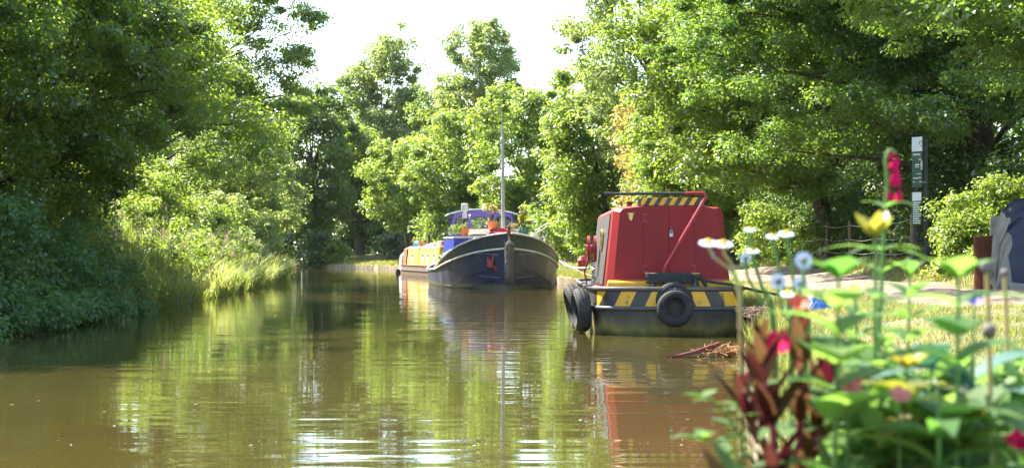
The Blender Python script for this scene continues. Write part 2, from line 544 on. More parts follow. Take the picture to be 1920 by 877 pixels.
# ------------------------------------------------------------------ trees and bushes
def leaves(cc, cr, per, L, seed, flat=.65, droop=.15, wid=.6, jitter=.5, nb=(0, 0, .75)):
    """cc (n,3) clump centres with radii cr (n,) -> leaf quads"""
    g = np.random.default_rng(seed)
    n = len(cc)
    k = np.maximum(1, (per * g.uniform(.6, 1.4, n))).astype(int)
    idx = np.repeat(np.arange(n), k); m = len(idx)
    d = g.normal(size=(m, 3)); d /= np.linalg.norm(d, axis=1)[:, None]
    r = g.random(m) ** .45
    p = cc[idx] + d * (r * cr[idx])[:, None] * np.array([1, 1, flat])
    nr = np.array(nb) + d * .55 + g.normal(0, jitter, (m, 3)); nr /= np.linalg.norm(nr, axis=1)[:, None]
    t = d + g.normal(0, .7, (m, 3)) - np.array([0, 0, droop * 3]); t -= nr * (t * nr).sum(1)[:, None]
    t /= np.linalg.norm(t, axis=1)[:, None] + 1e-9
    s = np.cross(nr, t)
    l = L * g.uniform(.6, 1.25, m)[:, None]
    f = nr * l * .12
    Q = np.stack([p - t * l * .5, p + s * l * wid * .5 + f - t * l * .06, p + t * l * .5, p - s * l * wid * .5 + f - t * l * .06], 1)
    tint = np.clip(.25 * g.random(n)[idx] + .25 + .5 * g.random(m) * .9 - .1, 0, 1)
    return Q, tint

def clumps_from_lobes(lobes, cr, cover, seed, low=.35):
    g = np.random.default_rng(seed)
    C, Rr = [], []
    for (x, y, z, rx, ry, rz) in lobes:
        rm = (rx + ry + rz) / 3
        n = max(4, int(4 * cover * (rm / cr) ** 2))
        d = g.normal(size=(n * 3, 3)); d /= np.linalg.norm(d, axis=1)[:, None]
        keep = (d[:, 2] > -.25) | (g.random(len(d)) < low)
        d = d[keep][:n]
        u = (g.uniform(.5, 1.05, len(d)) + .22 * np.maximum(0, g.normal(0, 1, len(d)) - .6))[:, None]
        C.append(np.array([x, y, z]) + d * u * np.array([rx, ry, rz]))
        Rr.append(cr * g.uniform(.45, 1.5, len(d)) * np.where(u[:, 0] > 1.08, .7, 1))
    return np.concatenate(C), np.concatenate(Rr)

def crown_lobes(c, rx, ry, z0, z1, n, seed, size=.36):
    g = np.random.default_rng(seed)
    cz, rz = (z0 + z1) / 2, (z1 - z0) / 2
    out = []
    gold = math.pi * (3 - 5 ** .5)
    for i in range(n):
        zz = 1 - 2 * (i + .5) / n
        rr = math.sqrt(1 - zz * zz); a = gold * i + g.uniform(-.4, .4)
        k = g.uniform(.5, .78)
        s = size * g.uniform(.7, 1.25)
        sx, sy, sz = s * rx, s * ry, s * rz * .8
        sm = (sx + sy) / 2
        out.append((c[0] + math.cos(a) * rr * rx * k, c[1] + math.sin(a) * rr * ry * k, cz + zz * rz * (k + .08),
                    sx, sy, min(max(sz, sm * .55), sm * 1.15)))
    return out

DC, DP = 1.5, 2.5
def tree(name, label, cat, base, c, rx, ry, z0, z1, mat, L=.14, cr=.55, n=16, cover=.75, per=70, seed=1, trunk_r=.22,
         bark='bark', group=None, droop=.15, flat=.65, wid=.6, size=.36, extra=(), limbs=True, low=.35):
    """base: foot (x, y, z); c: crown centre (x, y); extra: more lobes (x,y,z,rx,ry,rz)"""
    g = random.Random(seed * 7 + 1)
    root = thing(name, label, cat, base, 0, group)
    bx, by, bz = base
    lobes = crown_lobes(c, rx, ry, z0, z1, n, seed, size) + list(extra)
    L = L * .75
    C, Rr = clumps_from_lobes(lobes, cr, cover * DC, seed + 100, low)
    Q, tn = leaves(C, Rr, per * DP, L, seed + 200, flat, droop, wid)
    Q = Q - np.array([bx, by, bz])
    # trunk and limbs
    mb = MB()
    top = Vector((c[0] - bx, c[1] - by, (z0 * .45 + z1 * .55) - bz))
    pts, rs = [], []
    K = 9
    for i in range(K):
        t = i / (K - 1)
        p = Vector((top.x * t ** 1.4, top.y * t ** 1.4, -.3 + (top.z + .3) * t))
        p += Vector((g.uniform(-1, 1), g.uniform(-1, 1), 0)) * trunk_r * .5 * (0 < i)
        pts.append(p); rs.append(trunk_r * ((1.5 if i == 0 else 1.12 if i == 1 else 1.0) - .72 * t))
    mb.tube(pts, rs, 9)
    if limbs:
        for j, lb in enumerate(lobes):
            e = Vector((lb[0] - bx, lb[1] - by, lb[2] - bz))
            zt = min(max(e.z * .62, (z0 - bz) * .55), top.z * .95)
            t = max(0.15, min(.97, (zt + .3) / (top.z + .3)))
            k = min(K - 2, int(t * (K - 1))); fr = t * (K - 1) - k
            st = pts[k].lerp(pts[k + 1], fr)
            r0 = trunk_r * (1 - .72 * t) * (.55 if j < n else .3)
            mid = st.lerp(e, .5) + Vector((g.uniform(-.2, .2), g.uniform(-.2, .2), .12)) * (e - st).length * .4
            q1 = st.lerp(mid, .5) + Vector((0, 0, .04)) * (e - st).length
            mb.tube([st, q1, mid, mid.lerp(e, .55), e], [r0, r0 * .8, r0 * .6, r0 * .4, r0 * .2], 6)
            for q in range(3):
                ax = Vector((g.gauss(0, 1), g.gauss(0, 1), g.gauss(.2, .7))).normalized()
                tip = e + Vector((ax.x * lb[3], ax.y * lb[4], ax.z * lb[5])) * .85
                s0 = mid.lerp(e, g.uniform(.3, .95))
                mb.tube([s0, s0.lerp(tip, .5) + Vector((0, 0, .08 * lb[5])), tip], [r0 * .32, r0 * .22, r0 * .07], 5)
    mb.build("trunk", M[bark], root, smooth=60)
    fast_mesh("crown", Q, LM[mat], tn, root)
    return root

def bush(name, label, cat, lobes, mat, L=.1, cr=.3, cover=.9, per=60, seed=1, group=None, droop=.15, flat=.7, wid=.6, stems=False, low=.5):
    x0 = sum(l[0] for l in lobes) / len(lobes); y0 = sum(l[1] for l in lobes) / len(lobes)
    z0 = min(l[2] - l[5] for l in lobes)
    root = thing(name, label, cat, (x0, y0, z0), 0, group)
    L = L * .75
    C, Rr = clumps_from_lobes(lobes, cr, cover * DC, seed + 100, low)
    Q, tn = leaves(C, Rr, per * DP, L, seed + 200, flat, droop, wid)
    fast_mesh("foliage", Q - np.array([x0, y0, z0]), LM[mat], tn, root)
    if stems:
        g = random.Random(seed)
        mb = MB()
        for l in lobes:
            for k in range(5):
                a = Vector((l[0] - x0 + g.uniform(-.3, .3) * l[3], l[1] - y0 + g.uniform(-.3, .3) * l[4], -.15))
                d = Vector((g.gauss(0, 1), g.gauss(0, 1), abs(g.gauss(0, .8)) + .2)).normalized()
                b = Vector((l[0] - x0 + d.x * l[3] * .85, l[1] - y0 + d.y * l[4] * .85, l[2] - z0 + d.z * l[5] * .85))
                mb.tube([a, a.lerp(b, .5) + Vector((0, 0, .2 * l[5])), b], [.03, .02, .006], 5)
        mb.build("stems", M['bark'], root, smooth=60)
    return root

TG = "trees along the canal"
# far side, nearest first
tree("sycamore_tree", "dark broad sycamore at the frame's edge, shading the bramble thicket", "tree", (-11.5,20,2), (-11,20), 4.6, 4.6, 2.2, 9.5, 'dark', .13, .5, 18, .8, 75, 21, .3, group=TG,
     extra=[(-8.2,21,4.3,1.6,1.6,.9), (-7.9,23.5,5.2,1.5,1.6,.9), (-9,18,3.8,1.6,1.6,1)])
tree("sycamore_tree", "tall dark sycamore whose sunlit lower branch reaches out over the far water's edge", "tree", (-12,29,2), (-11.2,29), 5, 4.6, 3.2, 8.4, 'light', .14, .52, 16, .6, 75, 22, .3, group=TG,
     extra=[(-7.2,31,4.6,1.5,1.8,.8), (-6.3,32,4.0,1.0,1.4,.55), (-8.3,33,5.9,1.6,1.6,.8), (-6.9,30,6.3,1.3,1.5,.8), (-9.6,33,3.6,1.6,1.6,.8)])  # pale leaf colour stands in for sunlit sprays
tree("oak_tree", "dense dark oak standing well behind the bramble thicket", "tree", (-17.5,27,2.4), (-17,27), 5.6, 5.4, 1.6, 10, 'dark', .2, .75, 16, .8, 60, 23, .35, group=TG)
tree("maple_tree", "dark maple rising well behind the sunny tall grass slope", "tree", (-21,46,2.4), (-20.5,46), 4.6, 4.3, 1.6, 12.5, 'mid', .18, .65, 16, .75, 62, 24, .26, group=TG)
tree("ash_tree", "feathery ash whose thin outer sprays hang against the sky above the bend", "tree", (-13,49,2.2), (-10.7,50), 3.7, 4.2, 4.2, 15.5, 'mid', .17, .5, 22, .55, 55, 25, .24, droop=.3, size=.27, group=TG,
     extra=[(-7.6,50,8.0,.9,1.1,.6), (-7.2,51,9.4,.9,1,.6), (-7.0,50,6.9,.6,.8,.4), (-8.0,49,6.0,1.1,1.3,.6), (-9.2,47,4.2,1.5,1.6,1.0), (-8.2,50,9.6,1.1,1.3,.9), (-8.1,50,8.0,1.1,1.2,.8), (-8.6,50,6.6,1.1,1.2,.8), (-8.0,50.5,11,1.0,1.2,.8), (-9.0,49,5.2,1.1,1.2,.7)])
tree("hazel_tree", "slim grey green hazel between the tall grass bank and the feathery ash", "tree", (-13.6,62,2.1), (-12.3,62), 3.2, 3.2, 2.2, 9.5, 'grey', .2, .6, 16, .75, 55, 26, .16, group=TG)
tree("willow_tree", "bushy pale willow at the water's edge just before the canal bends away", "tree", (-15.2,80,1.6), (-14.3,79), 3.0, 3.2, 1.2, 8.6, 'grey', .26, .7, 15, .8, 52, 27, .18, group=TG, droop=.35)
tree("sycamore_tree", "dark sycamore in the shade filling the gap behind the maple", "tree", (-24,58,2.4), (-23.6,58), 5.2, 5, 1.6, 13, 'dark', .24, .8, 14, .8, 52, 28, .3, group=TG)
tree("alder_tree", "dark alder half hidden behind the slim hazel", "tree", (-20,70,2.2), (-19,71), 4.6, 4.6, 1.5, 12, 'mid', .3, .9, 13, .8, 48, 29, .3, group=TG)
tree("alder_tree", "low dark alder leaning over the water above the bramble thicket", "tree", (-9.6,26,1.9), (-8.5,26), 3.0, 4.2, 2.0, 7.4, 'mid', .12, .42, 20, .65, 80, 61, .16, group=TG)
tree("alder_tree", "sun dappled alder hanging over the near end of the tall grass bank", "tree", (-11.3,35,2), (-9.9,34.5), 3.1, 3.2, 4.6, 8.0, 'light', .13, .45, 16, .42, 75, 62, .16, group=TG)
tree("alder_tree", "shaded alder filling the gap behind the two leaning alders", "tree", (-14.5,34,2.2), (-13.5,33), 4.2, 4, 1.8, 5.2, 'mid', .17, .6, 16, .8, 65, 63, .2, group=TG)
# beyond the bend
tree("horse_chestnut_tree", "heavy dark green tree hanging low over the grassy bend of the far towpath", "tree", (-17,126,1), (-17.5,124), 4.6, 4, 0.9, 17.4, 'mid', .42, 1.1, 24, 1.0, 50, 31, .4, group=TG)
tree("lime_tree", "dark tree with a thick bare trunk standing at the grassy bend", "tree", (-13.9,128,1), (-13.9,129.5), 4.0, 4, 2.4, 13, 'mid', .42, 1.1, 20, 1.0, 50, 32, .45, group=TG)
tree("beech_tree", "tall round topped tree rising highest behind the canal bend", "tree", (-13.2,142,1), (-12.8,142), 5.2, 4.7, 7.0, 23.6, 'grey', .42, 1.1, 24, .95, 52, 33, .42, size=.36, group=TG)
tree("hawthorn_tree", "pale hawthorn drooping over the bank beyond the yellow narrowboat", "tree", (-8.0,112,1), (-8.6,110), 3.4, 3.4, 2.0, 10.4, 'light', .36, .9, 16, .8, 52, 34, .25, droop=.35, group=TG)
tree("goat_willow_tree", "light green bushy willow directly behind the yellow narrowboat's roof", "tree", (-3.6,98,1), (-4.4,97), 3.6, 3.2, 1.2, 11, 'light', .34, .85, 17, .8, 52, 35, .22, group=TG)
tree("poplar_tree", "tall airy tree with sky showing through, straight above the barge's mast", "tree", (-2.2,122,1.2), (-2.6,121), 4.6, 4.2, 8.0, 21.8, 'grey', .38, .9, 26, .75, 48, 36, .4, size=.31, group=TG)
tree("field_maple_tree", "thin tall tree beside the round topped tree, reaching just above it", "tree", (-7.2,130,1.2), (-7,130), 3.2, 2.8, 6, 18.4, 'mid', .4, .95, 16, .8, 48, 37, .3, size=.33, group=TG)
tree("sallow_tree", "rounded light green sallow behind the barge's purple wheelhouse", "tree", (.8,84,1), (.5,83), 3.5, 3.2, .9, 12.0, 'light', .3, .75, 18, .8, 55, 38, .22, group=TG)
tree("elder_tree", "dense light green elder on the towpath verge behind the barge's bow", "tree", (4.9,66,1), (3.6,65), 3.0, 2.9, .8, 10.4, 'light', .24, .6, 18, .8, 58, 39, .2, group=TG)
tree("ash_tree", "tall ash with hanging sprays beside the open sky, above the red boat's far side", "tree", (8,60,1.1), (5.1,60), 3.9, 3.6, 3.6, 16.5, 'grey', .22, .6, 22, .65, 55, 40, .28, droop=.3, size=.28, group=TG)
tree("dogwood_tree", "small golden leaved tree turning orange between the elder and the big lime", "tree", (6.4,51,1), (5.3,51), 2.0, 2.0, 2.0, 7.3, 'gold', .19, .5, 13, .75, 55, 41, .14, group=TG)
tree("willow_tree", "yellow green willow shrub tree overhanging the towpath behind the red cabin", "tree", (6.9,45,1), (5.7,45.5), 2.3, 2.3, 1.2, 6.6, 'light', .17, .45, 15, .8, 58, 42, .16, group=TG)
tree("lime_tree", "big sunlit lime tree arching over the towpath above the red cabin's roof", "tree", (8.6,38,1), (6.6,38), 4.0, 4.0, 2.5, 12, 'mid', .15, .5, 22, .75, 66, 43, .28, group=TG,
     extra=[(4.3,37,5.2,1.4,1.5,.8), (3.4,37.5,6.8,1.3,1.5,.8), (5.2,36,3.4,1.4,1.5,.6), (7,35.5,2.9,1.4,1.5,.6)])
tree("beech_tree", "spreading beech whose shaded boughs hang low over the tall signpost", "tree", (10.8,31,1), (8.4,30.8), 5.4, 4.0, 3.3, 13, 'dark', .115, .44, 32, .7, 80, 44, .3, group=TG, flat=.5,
     extra=[(5.0,29.5,4.4,1.3,1.4,.5), (6.5,28.8,4.0,1.3,1.3,.45), (8.4,27.5,3.7,1.2,1.3,.4), (6.0,31.5,3.4,1.4,1.4,.6), (4.2,30.5,5.4,1.3,1.4,.6), (9.2,26.2,4.2,1.2,1.2,.5)])  # dark leaf colour adds shade to these boughs
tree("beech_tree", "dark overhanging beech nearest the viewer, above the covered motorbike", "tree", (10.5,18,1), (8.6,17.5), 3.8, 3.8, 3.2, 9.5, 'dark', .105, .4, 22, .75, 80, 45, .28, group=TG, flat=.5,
     extra=[(5.3,18.5,4.6,1.2,1.4,.5), (6.2,17.2,3.9,1.1,1.2,.45), (5.0,21,5.4,1.3,1.4,.6), (4.2,19,6.2,1.3,1.4,.7), (6.4,21.5,4.6,1.2,1.3,.5), (7.0,19.3,3.7,1.0,1.2,.4), (3.2,21.3,6.2,1.4,1.6,.7), (2.2,22.6,7.4,1.4,1.6,.8), (4.3,20.3,5.8,1.3,1.5,.6), (3.8,23,6.6,1.4,1.5,.7), (3.0,19.6,6.6,1.2,1.3,.6)])  # high outer boughs, out of view, added to shade the path
tree("holly_tree", "very dark holly behind the bright hedge bush and signpost", "tree", (11.4,34,1), (11,33), 3.6, 3.6, 1.2, 9, 'dark_shade', .16, .55, 16, .8, 62, 46, .2, group=TG)
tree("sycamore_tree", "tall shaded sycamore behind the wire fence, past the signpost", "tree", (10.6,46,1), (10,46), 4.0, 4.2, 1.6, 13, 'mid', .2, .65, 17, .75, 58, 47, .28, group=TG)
tree("oak_tree", "dark oak trunk and crown closing the view behind the covered motorbike", "tree", (14.5,24,1), (14.2,24), 4, 4, 1.2, 11, 'dark_shade', .2, .7, 15, .8, 58, 48, .35, group=TG)

# bushes
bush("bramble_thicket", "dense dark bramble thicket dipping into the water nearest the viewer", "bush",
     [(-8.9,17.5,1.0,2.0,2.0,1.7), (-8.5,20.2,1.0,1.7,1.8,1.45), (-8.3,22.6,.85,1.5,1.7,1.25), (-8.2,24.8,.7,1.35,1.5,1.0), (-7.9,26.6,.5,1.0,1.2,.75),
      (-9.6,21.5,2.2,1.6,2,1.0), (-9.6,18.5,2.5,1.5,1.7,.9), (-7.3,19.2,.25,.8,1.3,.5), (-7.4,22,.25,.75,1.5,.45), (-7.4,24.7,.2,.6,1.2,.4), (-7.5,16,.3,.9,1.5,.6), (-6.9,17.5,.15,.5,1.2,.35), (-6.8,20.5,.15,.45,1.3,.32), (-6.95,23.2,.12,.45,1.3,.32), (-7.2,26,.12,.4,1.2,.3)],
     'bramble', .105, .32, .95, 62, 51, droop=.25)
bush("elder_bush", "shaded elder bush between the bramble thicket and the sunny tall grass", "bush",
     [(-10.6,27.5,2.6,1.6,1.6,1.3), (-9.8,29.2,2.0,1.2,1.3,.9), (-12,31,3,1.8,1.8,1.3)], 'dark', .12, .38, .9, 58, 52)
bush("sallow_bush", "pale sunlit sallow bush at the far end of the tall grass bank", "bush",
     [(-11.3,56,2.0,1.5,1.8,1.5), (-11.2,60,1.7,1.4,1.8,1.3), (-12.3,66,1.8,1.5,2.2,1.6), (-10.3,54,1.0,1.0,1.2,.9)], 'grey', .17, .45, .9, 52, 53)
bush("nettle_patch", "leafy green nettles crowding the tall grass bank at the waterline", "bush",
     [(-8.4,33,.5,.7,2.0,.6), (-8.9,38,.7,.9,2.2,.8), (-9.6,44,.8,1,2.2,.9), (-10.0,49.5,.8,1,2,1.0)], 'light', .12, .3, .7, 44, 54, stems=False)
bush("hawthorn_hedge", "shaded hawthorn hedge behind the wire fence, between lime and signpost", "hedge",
     [(9.4,30 + 2.4 * i, 1.9 + .3 * math.sin(i * 2), 1.3, 1.6, 1.35) for i in range(9)], 'dark_shade', .13, .4, .95, 62, 55)  # the hedge's shade is put into a dark leaf colour
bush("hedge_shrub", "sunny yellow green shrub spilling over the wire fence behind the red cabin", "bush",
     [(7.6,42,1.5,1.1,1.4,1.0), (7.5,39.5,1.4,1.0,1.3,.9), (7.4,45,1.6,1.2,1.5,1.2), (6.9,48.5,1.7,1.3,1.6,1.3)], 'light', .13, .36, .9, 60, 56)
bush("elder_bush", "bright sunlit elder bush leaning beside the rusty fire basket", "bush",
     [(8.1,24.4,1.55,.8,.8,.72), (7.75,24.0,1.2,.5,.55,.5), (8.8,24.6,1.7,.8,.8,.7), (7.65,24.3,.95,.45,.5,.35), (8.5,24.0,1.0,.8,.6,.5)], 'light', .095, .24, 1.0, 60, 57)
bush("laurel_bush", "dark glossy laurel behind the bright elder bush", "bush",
     [(9.8,26,1.9,1.2,1.2,1.3), (10.8,23.5,2,1.3,1.3,1.5), (10,20.5,2,1.2,1.4,1.5)], 'dark_shade', .13, .4, .95, 60, 58)
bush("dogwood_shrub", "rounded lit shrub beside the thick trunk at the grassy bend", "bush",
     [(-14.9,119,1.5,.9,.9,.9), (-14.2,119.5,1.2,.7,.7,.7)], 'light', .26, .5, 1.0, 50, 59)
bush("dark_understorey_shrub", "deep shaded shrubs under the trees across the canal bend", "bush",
     [(-22 + 2.7 * i, 133 - .95 * i + 1.2 * math.sin(i * 1.9), 2.1, 1.9, 1.6, 1.8) for i in range(9)] + [(-21 + 2.2 * i, 121.5 - .5 * i + .8 * math.sin(i * 2.3), 1.7, 1.6, 1.3, 1.5) for i in (0, 1, 2, 5, 6, 7)], 'dark_shade', .36, .8, 1.0, 50, 60)  # dark leaves paint in the deep shade under the trees

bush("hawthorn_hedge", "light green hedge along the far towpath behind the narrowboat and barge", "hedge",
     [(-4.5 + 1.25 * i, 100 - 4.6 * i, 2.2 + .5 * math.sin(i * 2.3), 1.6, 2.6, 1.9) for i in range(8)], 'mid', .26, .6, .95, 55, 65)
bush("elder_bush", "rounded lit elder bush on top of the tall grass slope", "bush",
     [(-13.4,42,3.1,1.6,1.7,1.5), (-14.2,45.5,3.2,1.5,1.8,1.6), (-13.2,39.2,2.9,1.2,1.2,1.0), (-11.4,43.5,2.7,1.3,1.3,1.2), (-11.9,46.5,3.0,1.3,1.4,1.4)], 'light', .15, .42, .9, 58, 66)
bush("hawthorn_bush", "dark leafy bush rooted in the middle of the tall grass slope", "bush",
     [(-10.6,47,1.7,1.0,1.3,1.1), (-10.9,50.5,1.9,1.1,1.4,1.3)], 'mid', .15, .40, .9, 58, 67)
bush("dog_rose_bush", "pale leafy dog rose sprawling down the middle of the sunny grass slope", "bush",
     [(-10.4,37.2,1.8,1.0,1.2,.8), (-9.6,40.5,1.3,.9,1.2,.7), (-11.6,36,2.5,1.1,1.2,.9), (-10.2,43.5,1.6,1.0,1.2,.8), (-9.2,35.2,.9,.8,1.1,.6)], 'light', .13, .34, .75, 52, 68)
# woodland that reads as one mass behind the trees one can tell apart
def wood(name, boxes, mat, L, cr, per, seed):
    g = np.random.default_rng(seed)
    C = []
    for (x0, x1, y0, y1, z0, z1, n) in boxes:
        C.append(np.stack([g.uniform(x0, x1, n), g.uniform(y0, y1, n), z0 + (z1 - z0) * g.random(n) * g.uniform(.75, 1, n)], 1))
    C = np.concatenate(C)
    Q, tn = leaves(C, cr * g.uniform(.6, 1.4, len(C)), per, L, seed + 1)
    return tag(fast_mesh(name, Q, LM[mat], tn), kind="stuff")
wood("far_woodland", [(-70,-22,132,150,.4,10.5,900), (-24,12,135,150,.4,9,900), (1,16,90,118,.4,9,520)], 'dark_shade', .5, 1.5, 45, 71)  # far_woodland: dark leaf colour stands in for deep shade
wood("verge_woodland", [(5.5,14,60,90,.4,7,700)], 'mid', .22, .8, 70, 74)
wood("wild_bank_woodland", [(-31,-21,10,110,1.5,12,620)], 'dark', .5, 1.4, 45, 72)
wood("hedge_side_woodland", [(14,26,8,90,.8,11,520)], 'dark_shade', .45, 1.3, 45, 73)
# ------------------------------------------------------------------ boat paints
def red_paint():
    """sun faded boat red with pale chalking, rust runs and scuffs"""
    m, nt, b = new_mat("faded_red_paint")
    n = noise(nt, 1.6, 7, .6); n2 = noise(nt, 5, 6, .65, stretch=(2.2, 2.2, .16)); n3 = noise(nt, 26, 3, .5)
    r = ramp(nt, n.outputs[0], [(.3, (.235,.012,.012)), (.55, (.190,.010,.011)), (.75, (.150,.010,.010))])
    r2 = ramp(nt, n2.outputs[0], [(.50, (0,0,0)), (.82, (.55,.55,.55))])
    mx = N(nt, "ShaderNodeMix", data_type='RGBA'); nt.links.new(r2.outputs[0], mx.inputs[0]); nt.links.new(r.outputs[0], mx.inputs[6]); mx.inputs[7].default_value = (.085,.018,.014,1)
    r3 = ramp(nt, n3.outputs[0], [(.70, (0,0,0)), (.76, (.6,.6,.6))])
    m3 = N(nt, "ShaderNodeMix", data_type='RGBA'); nt.links.new(r3.outputs[0], m3.inputs[0]); nt.links.new(mx.outputs[2], m3.inputs[6]); m3.inputs[7].default_value = (.10,.035,.025,1)
    nt.links.new(m3.outputs[2], b.inputs["Base Color"])
    b.inputs["Roughness"].default_value = .5; b.inputs["Specular IOR Level"].default_value = .25
    bp = N(nt, "ShaderNodeBump"); bp.inputs["Strength"].default_value = .25; bp.inputs["Distance"].default_value = .03
    nt.links.new(n.outputs[0], bp.inputs["Height"]); nt.links.new(bp.outputs[0], b.inputs["Normal"])
    return m
M['red'] = red_paint()
M['red_bar'] = worn("red_steel_bar", (.36,.02,.035), (.20,.012,.02), 8, .4, .5)
M['door_gap'] = worn("dark_gap", (.012,.008,.008), (.006,.005,.005), 5, .8)
M['yellow'] = worn("yellow_paint", (.66,.36,.015), (.46,.23,.015), 5, .45, .4, .03, detail=7)
M['black'] = worn("black_paint", (.020,.021,.024), (.040,.038,.036), 4, .45, .4, .05)
M['steel_dark'] = worn("grimy_dark_steel", (.050,.052,.058), (.095,.082,.065), 4, .5, .4, .15)
M['rubber'] = worn("tyre_rubber", (.022,.022,.023), (.050,.048,.044), 7, .8, .3, .25)
M['rope_dark'] = worn("dark_rope", (.030,.032,.034), (.065,.065,.060), 40, .9, .2, .6)
M['rope_teal'] = worn("teal_rope", (.22,.46,.42), (.32,.50,.45), 40, .9, .2, .4)
M['rope_pale'] = worn("pale_rope", (.42,.36,.26), (.26,.21,.15), 40, .9, .2, .5)
M['brass'] = worn("brass", (.55,.40,.13), (.35,.24,.07), 8, .35, .5, 0, .8)
M['steel'] = worn("bare_steel", (.42,.42,.42), (.30,.29,.28), 12, .4, .5, 0, .6)
M['rust'] = worn("rusty_iron", (.19,.065,.035), (.09,.035,.022), 9, .85, .3, .5)
M['white'] = worn("white_paint", (.72,.70,.66), (.52,.49,.43), 5, .5, .4)
M['orange'] = worn("orange_sticker", (.75,.22,.02), (.7,.2,.02), 5, .5)
M['hole_dark'] = worn('dark_hole_plug', (.03,.026,.024), (.05,.035,.028), 9, .8, .3, .3)
M['glass'] = worn("dark_window_glass", (.025,.030,.030), (.04,.05,.045), 2, .06, .7)
M['wood'] = worn("grey_wood", (.20,.15,.10), (.10,.075,.05), 5, .85, .2, .4, stretch=(1,1,6))
M['wood_brown'] = worn("brown_wood", (.19,.085,.040), (.11,.05,.025), 5, .7, .3, .3, stretch=(1,1,5))

def hull_black():
    """black boat steel with a weed and rust line near the water and pale runs"""
    m, nt, b = new_mat("weedy_black_hull")
    tc = N(nt, "ShaderNodeTexCoord"); sx = N(nt, "ShaderNodeSeparateXYZ")
    nt.links.new(tc.outputs["Object"], sx.inputs[0])
    n = noise(nt, 3, 6, stretch=(1, 1, .45)); n2 = noise(nt, 9, 5, .65, stretch=(1, 1, .2))
    ad = N(nt, "ShaderNodeMath", operation='MULTIPLY_ADD'); ad.inputs[1].default_value = .30
    nt.links.new(n.outputs[0], ad.inputs[0]); nt.links.new(sx.outputs[2], ad.inputs[2])
    r = ramp(nt, ad.outputs[0], [(.13, (.045,.038,.016)), (.24, (.150,.140,.035)), (.33, (.085,.075,.045)), (.46, (.030,.031,.034))])
    r2 = ramp(nt, n2.outputs[0], [(.45, (1,1,1)), (.75, (1.9,1.75,1.5))])
    mx = N(nt, "ShaderNodeMix", data_type='RGBA', blend_type='MULTIPLY'); mx.inputs[0].default_value = 1
    nt.links.new(r.outputs[0], mx.inputs[6]); nt.links.new(r2.outputs[0], mx.inputs[7])
    nt.links.new(mx.outputs[2], b.inputs["Base Color"]); b.inputs["Roughness"].default_value = .5
    bp = N(nt, "ShaderNodeBump"); bp.inputs["Strength"].default_value = .15; bp.inputs["Distance"].default_value = .02
    nt.links.new(n2.outputs[0], bp.inputs["Height"]); nt.links.new(bp.outputs[0], b.inputs["Normal"])
    return m
M['hull_black'] = hull_black()

def stripes(name, axis_fn, period, yellow_fr=.5):
    """diagonal yellow and black paint"""
    m, nt, b = new_mat(name)
    tc = N(nt, "ShaderNodeTexCoord"); sx = N(nt, "ShaderNodeSeparateXYZ")
    nt.links.new(tc.outputs["Object"], sx.inputs[0])
    u = axis_fn(nt, sx)
    d = N(nt, "ShaderNodeMath", operation='DIVIDE'); d.inputs[1].default_value = period
    nt.links.new(u, d.inputs[0])
    fr = N(nt, "ShaderNodeMath", operation='FRACT'); nt.links.new(d.outputs[0], fr.inputs[0])
    gt = N(nt, "ShaderNodeMath", operation='LESS_THAN'); gt.inputs[1].default_value = yellow_fr
    nt.links.new(fr.outputs[0], gt.inputs[0])
    n = noise(nt, 6, 6)
    y = ramp(nt, n.outputs[0], [(.35, (.74,.40,.012)), (.66, (.60,.32,.02)), (.74, (.14,.09,.03))])
    k = ramp(nt, n.outputs[0], [(.35, (.018,.019,.024)), (.72, (.05,.046,.042))])
    mx = N(nt, "ShaderNodeMix", data_type='RGBA')
    nt.links.new(gt.outputs[0], mx.inputs[0]); nt.links.new(k.outputs[0], mx.inputs[6]); nt.links.new(y.outputs[0], mx.inputs[7])
    nt.links.new(mx.outputs[2], b.inputs["Base Color"]); b.inputs["Roughness"].default_value = .45
    return m
def chevron(nt, sx):
    o = N(nt, "ShaderNodeMath", operation='ADD'); o.inputs[1].default_value = -.07; nt.links.new(sx.outputs[0], o.inputs[0])
    a = N(nt, "ShaderNodeMath", operation='ABSOLUTE'); nt.links.new(o.outputs[0], a.inputs[0])
    m = N(nt, "ShaderNodeMath", operation='MULTIPLY_ADD'); m.inputs[1].default_value = .46
    nt.links.new(sx.outputs[2], m.inputs[0]); nt.links.new(a.outputs[0], m.inputs[2])
    s = N(nt, "ShaderNodeMath", operation='ADD'); s.inputs[1].default_value = .375
    nt.links.new(m.outputs[0], s.inputs[0]); return s.outputs[0]
def slash(nt, sx):
    m = N(nt, "ShaderNodeMath", operation='MULTIPLY_ADD'); m.inputs[1].default_value = -.62
    nt.links.new(sx.outputs[2], m.inputs[0]); nt.links.new(sx.outputs[0], m.inputs[2])
    s = N(nt, "ShaderNodeMath", operation='ADD'); s.inputs[1].default_value = 10.0
    nt.links.new(m.outputs[0], s.inputs[0]); return s.outputs[0]
M['chevron'] = stripes("hazard_chevrons", chevron, .40)
M['slash'] = stripes("hazard_slashes", slash, .137)

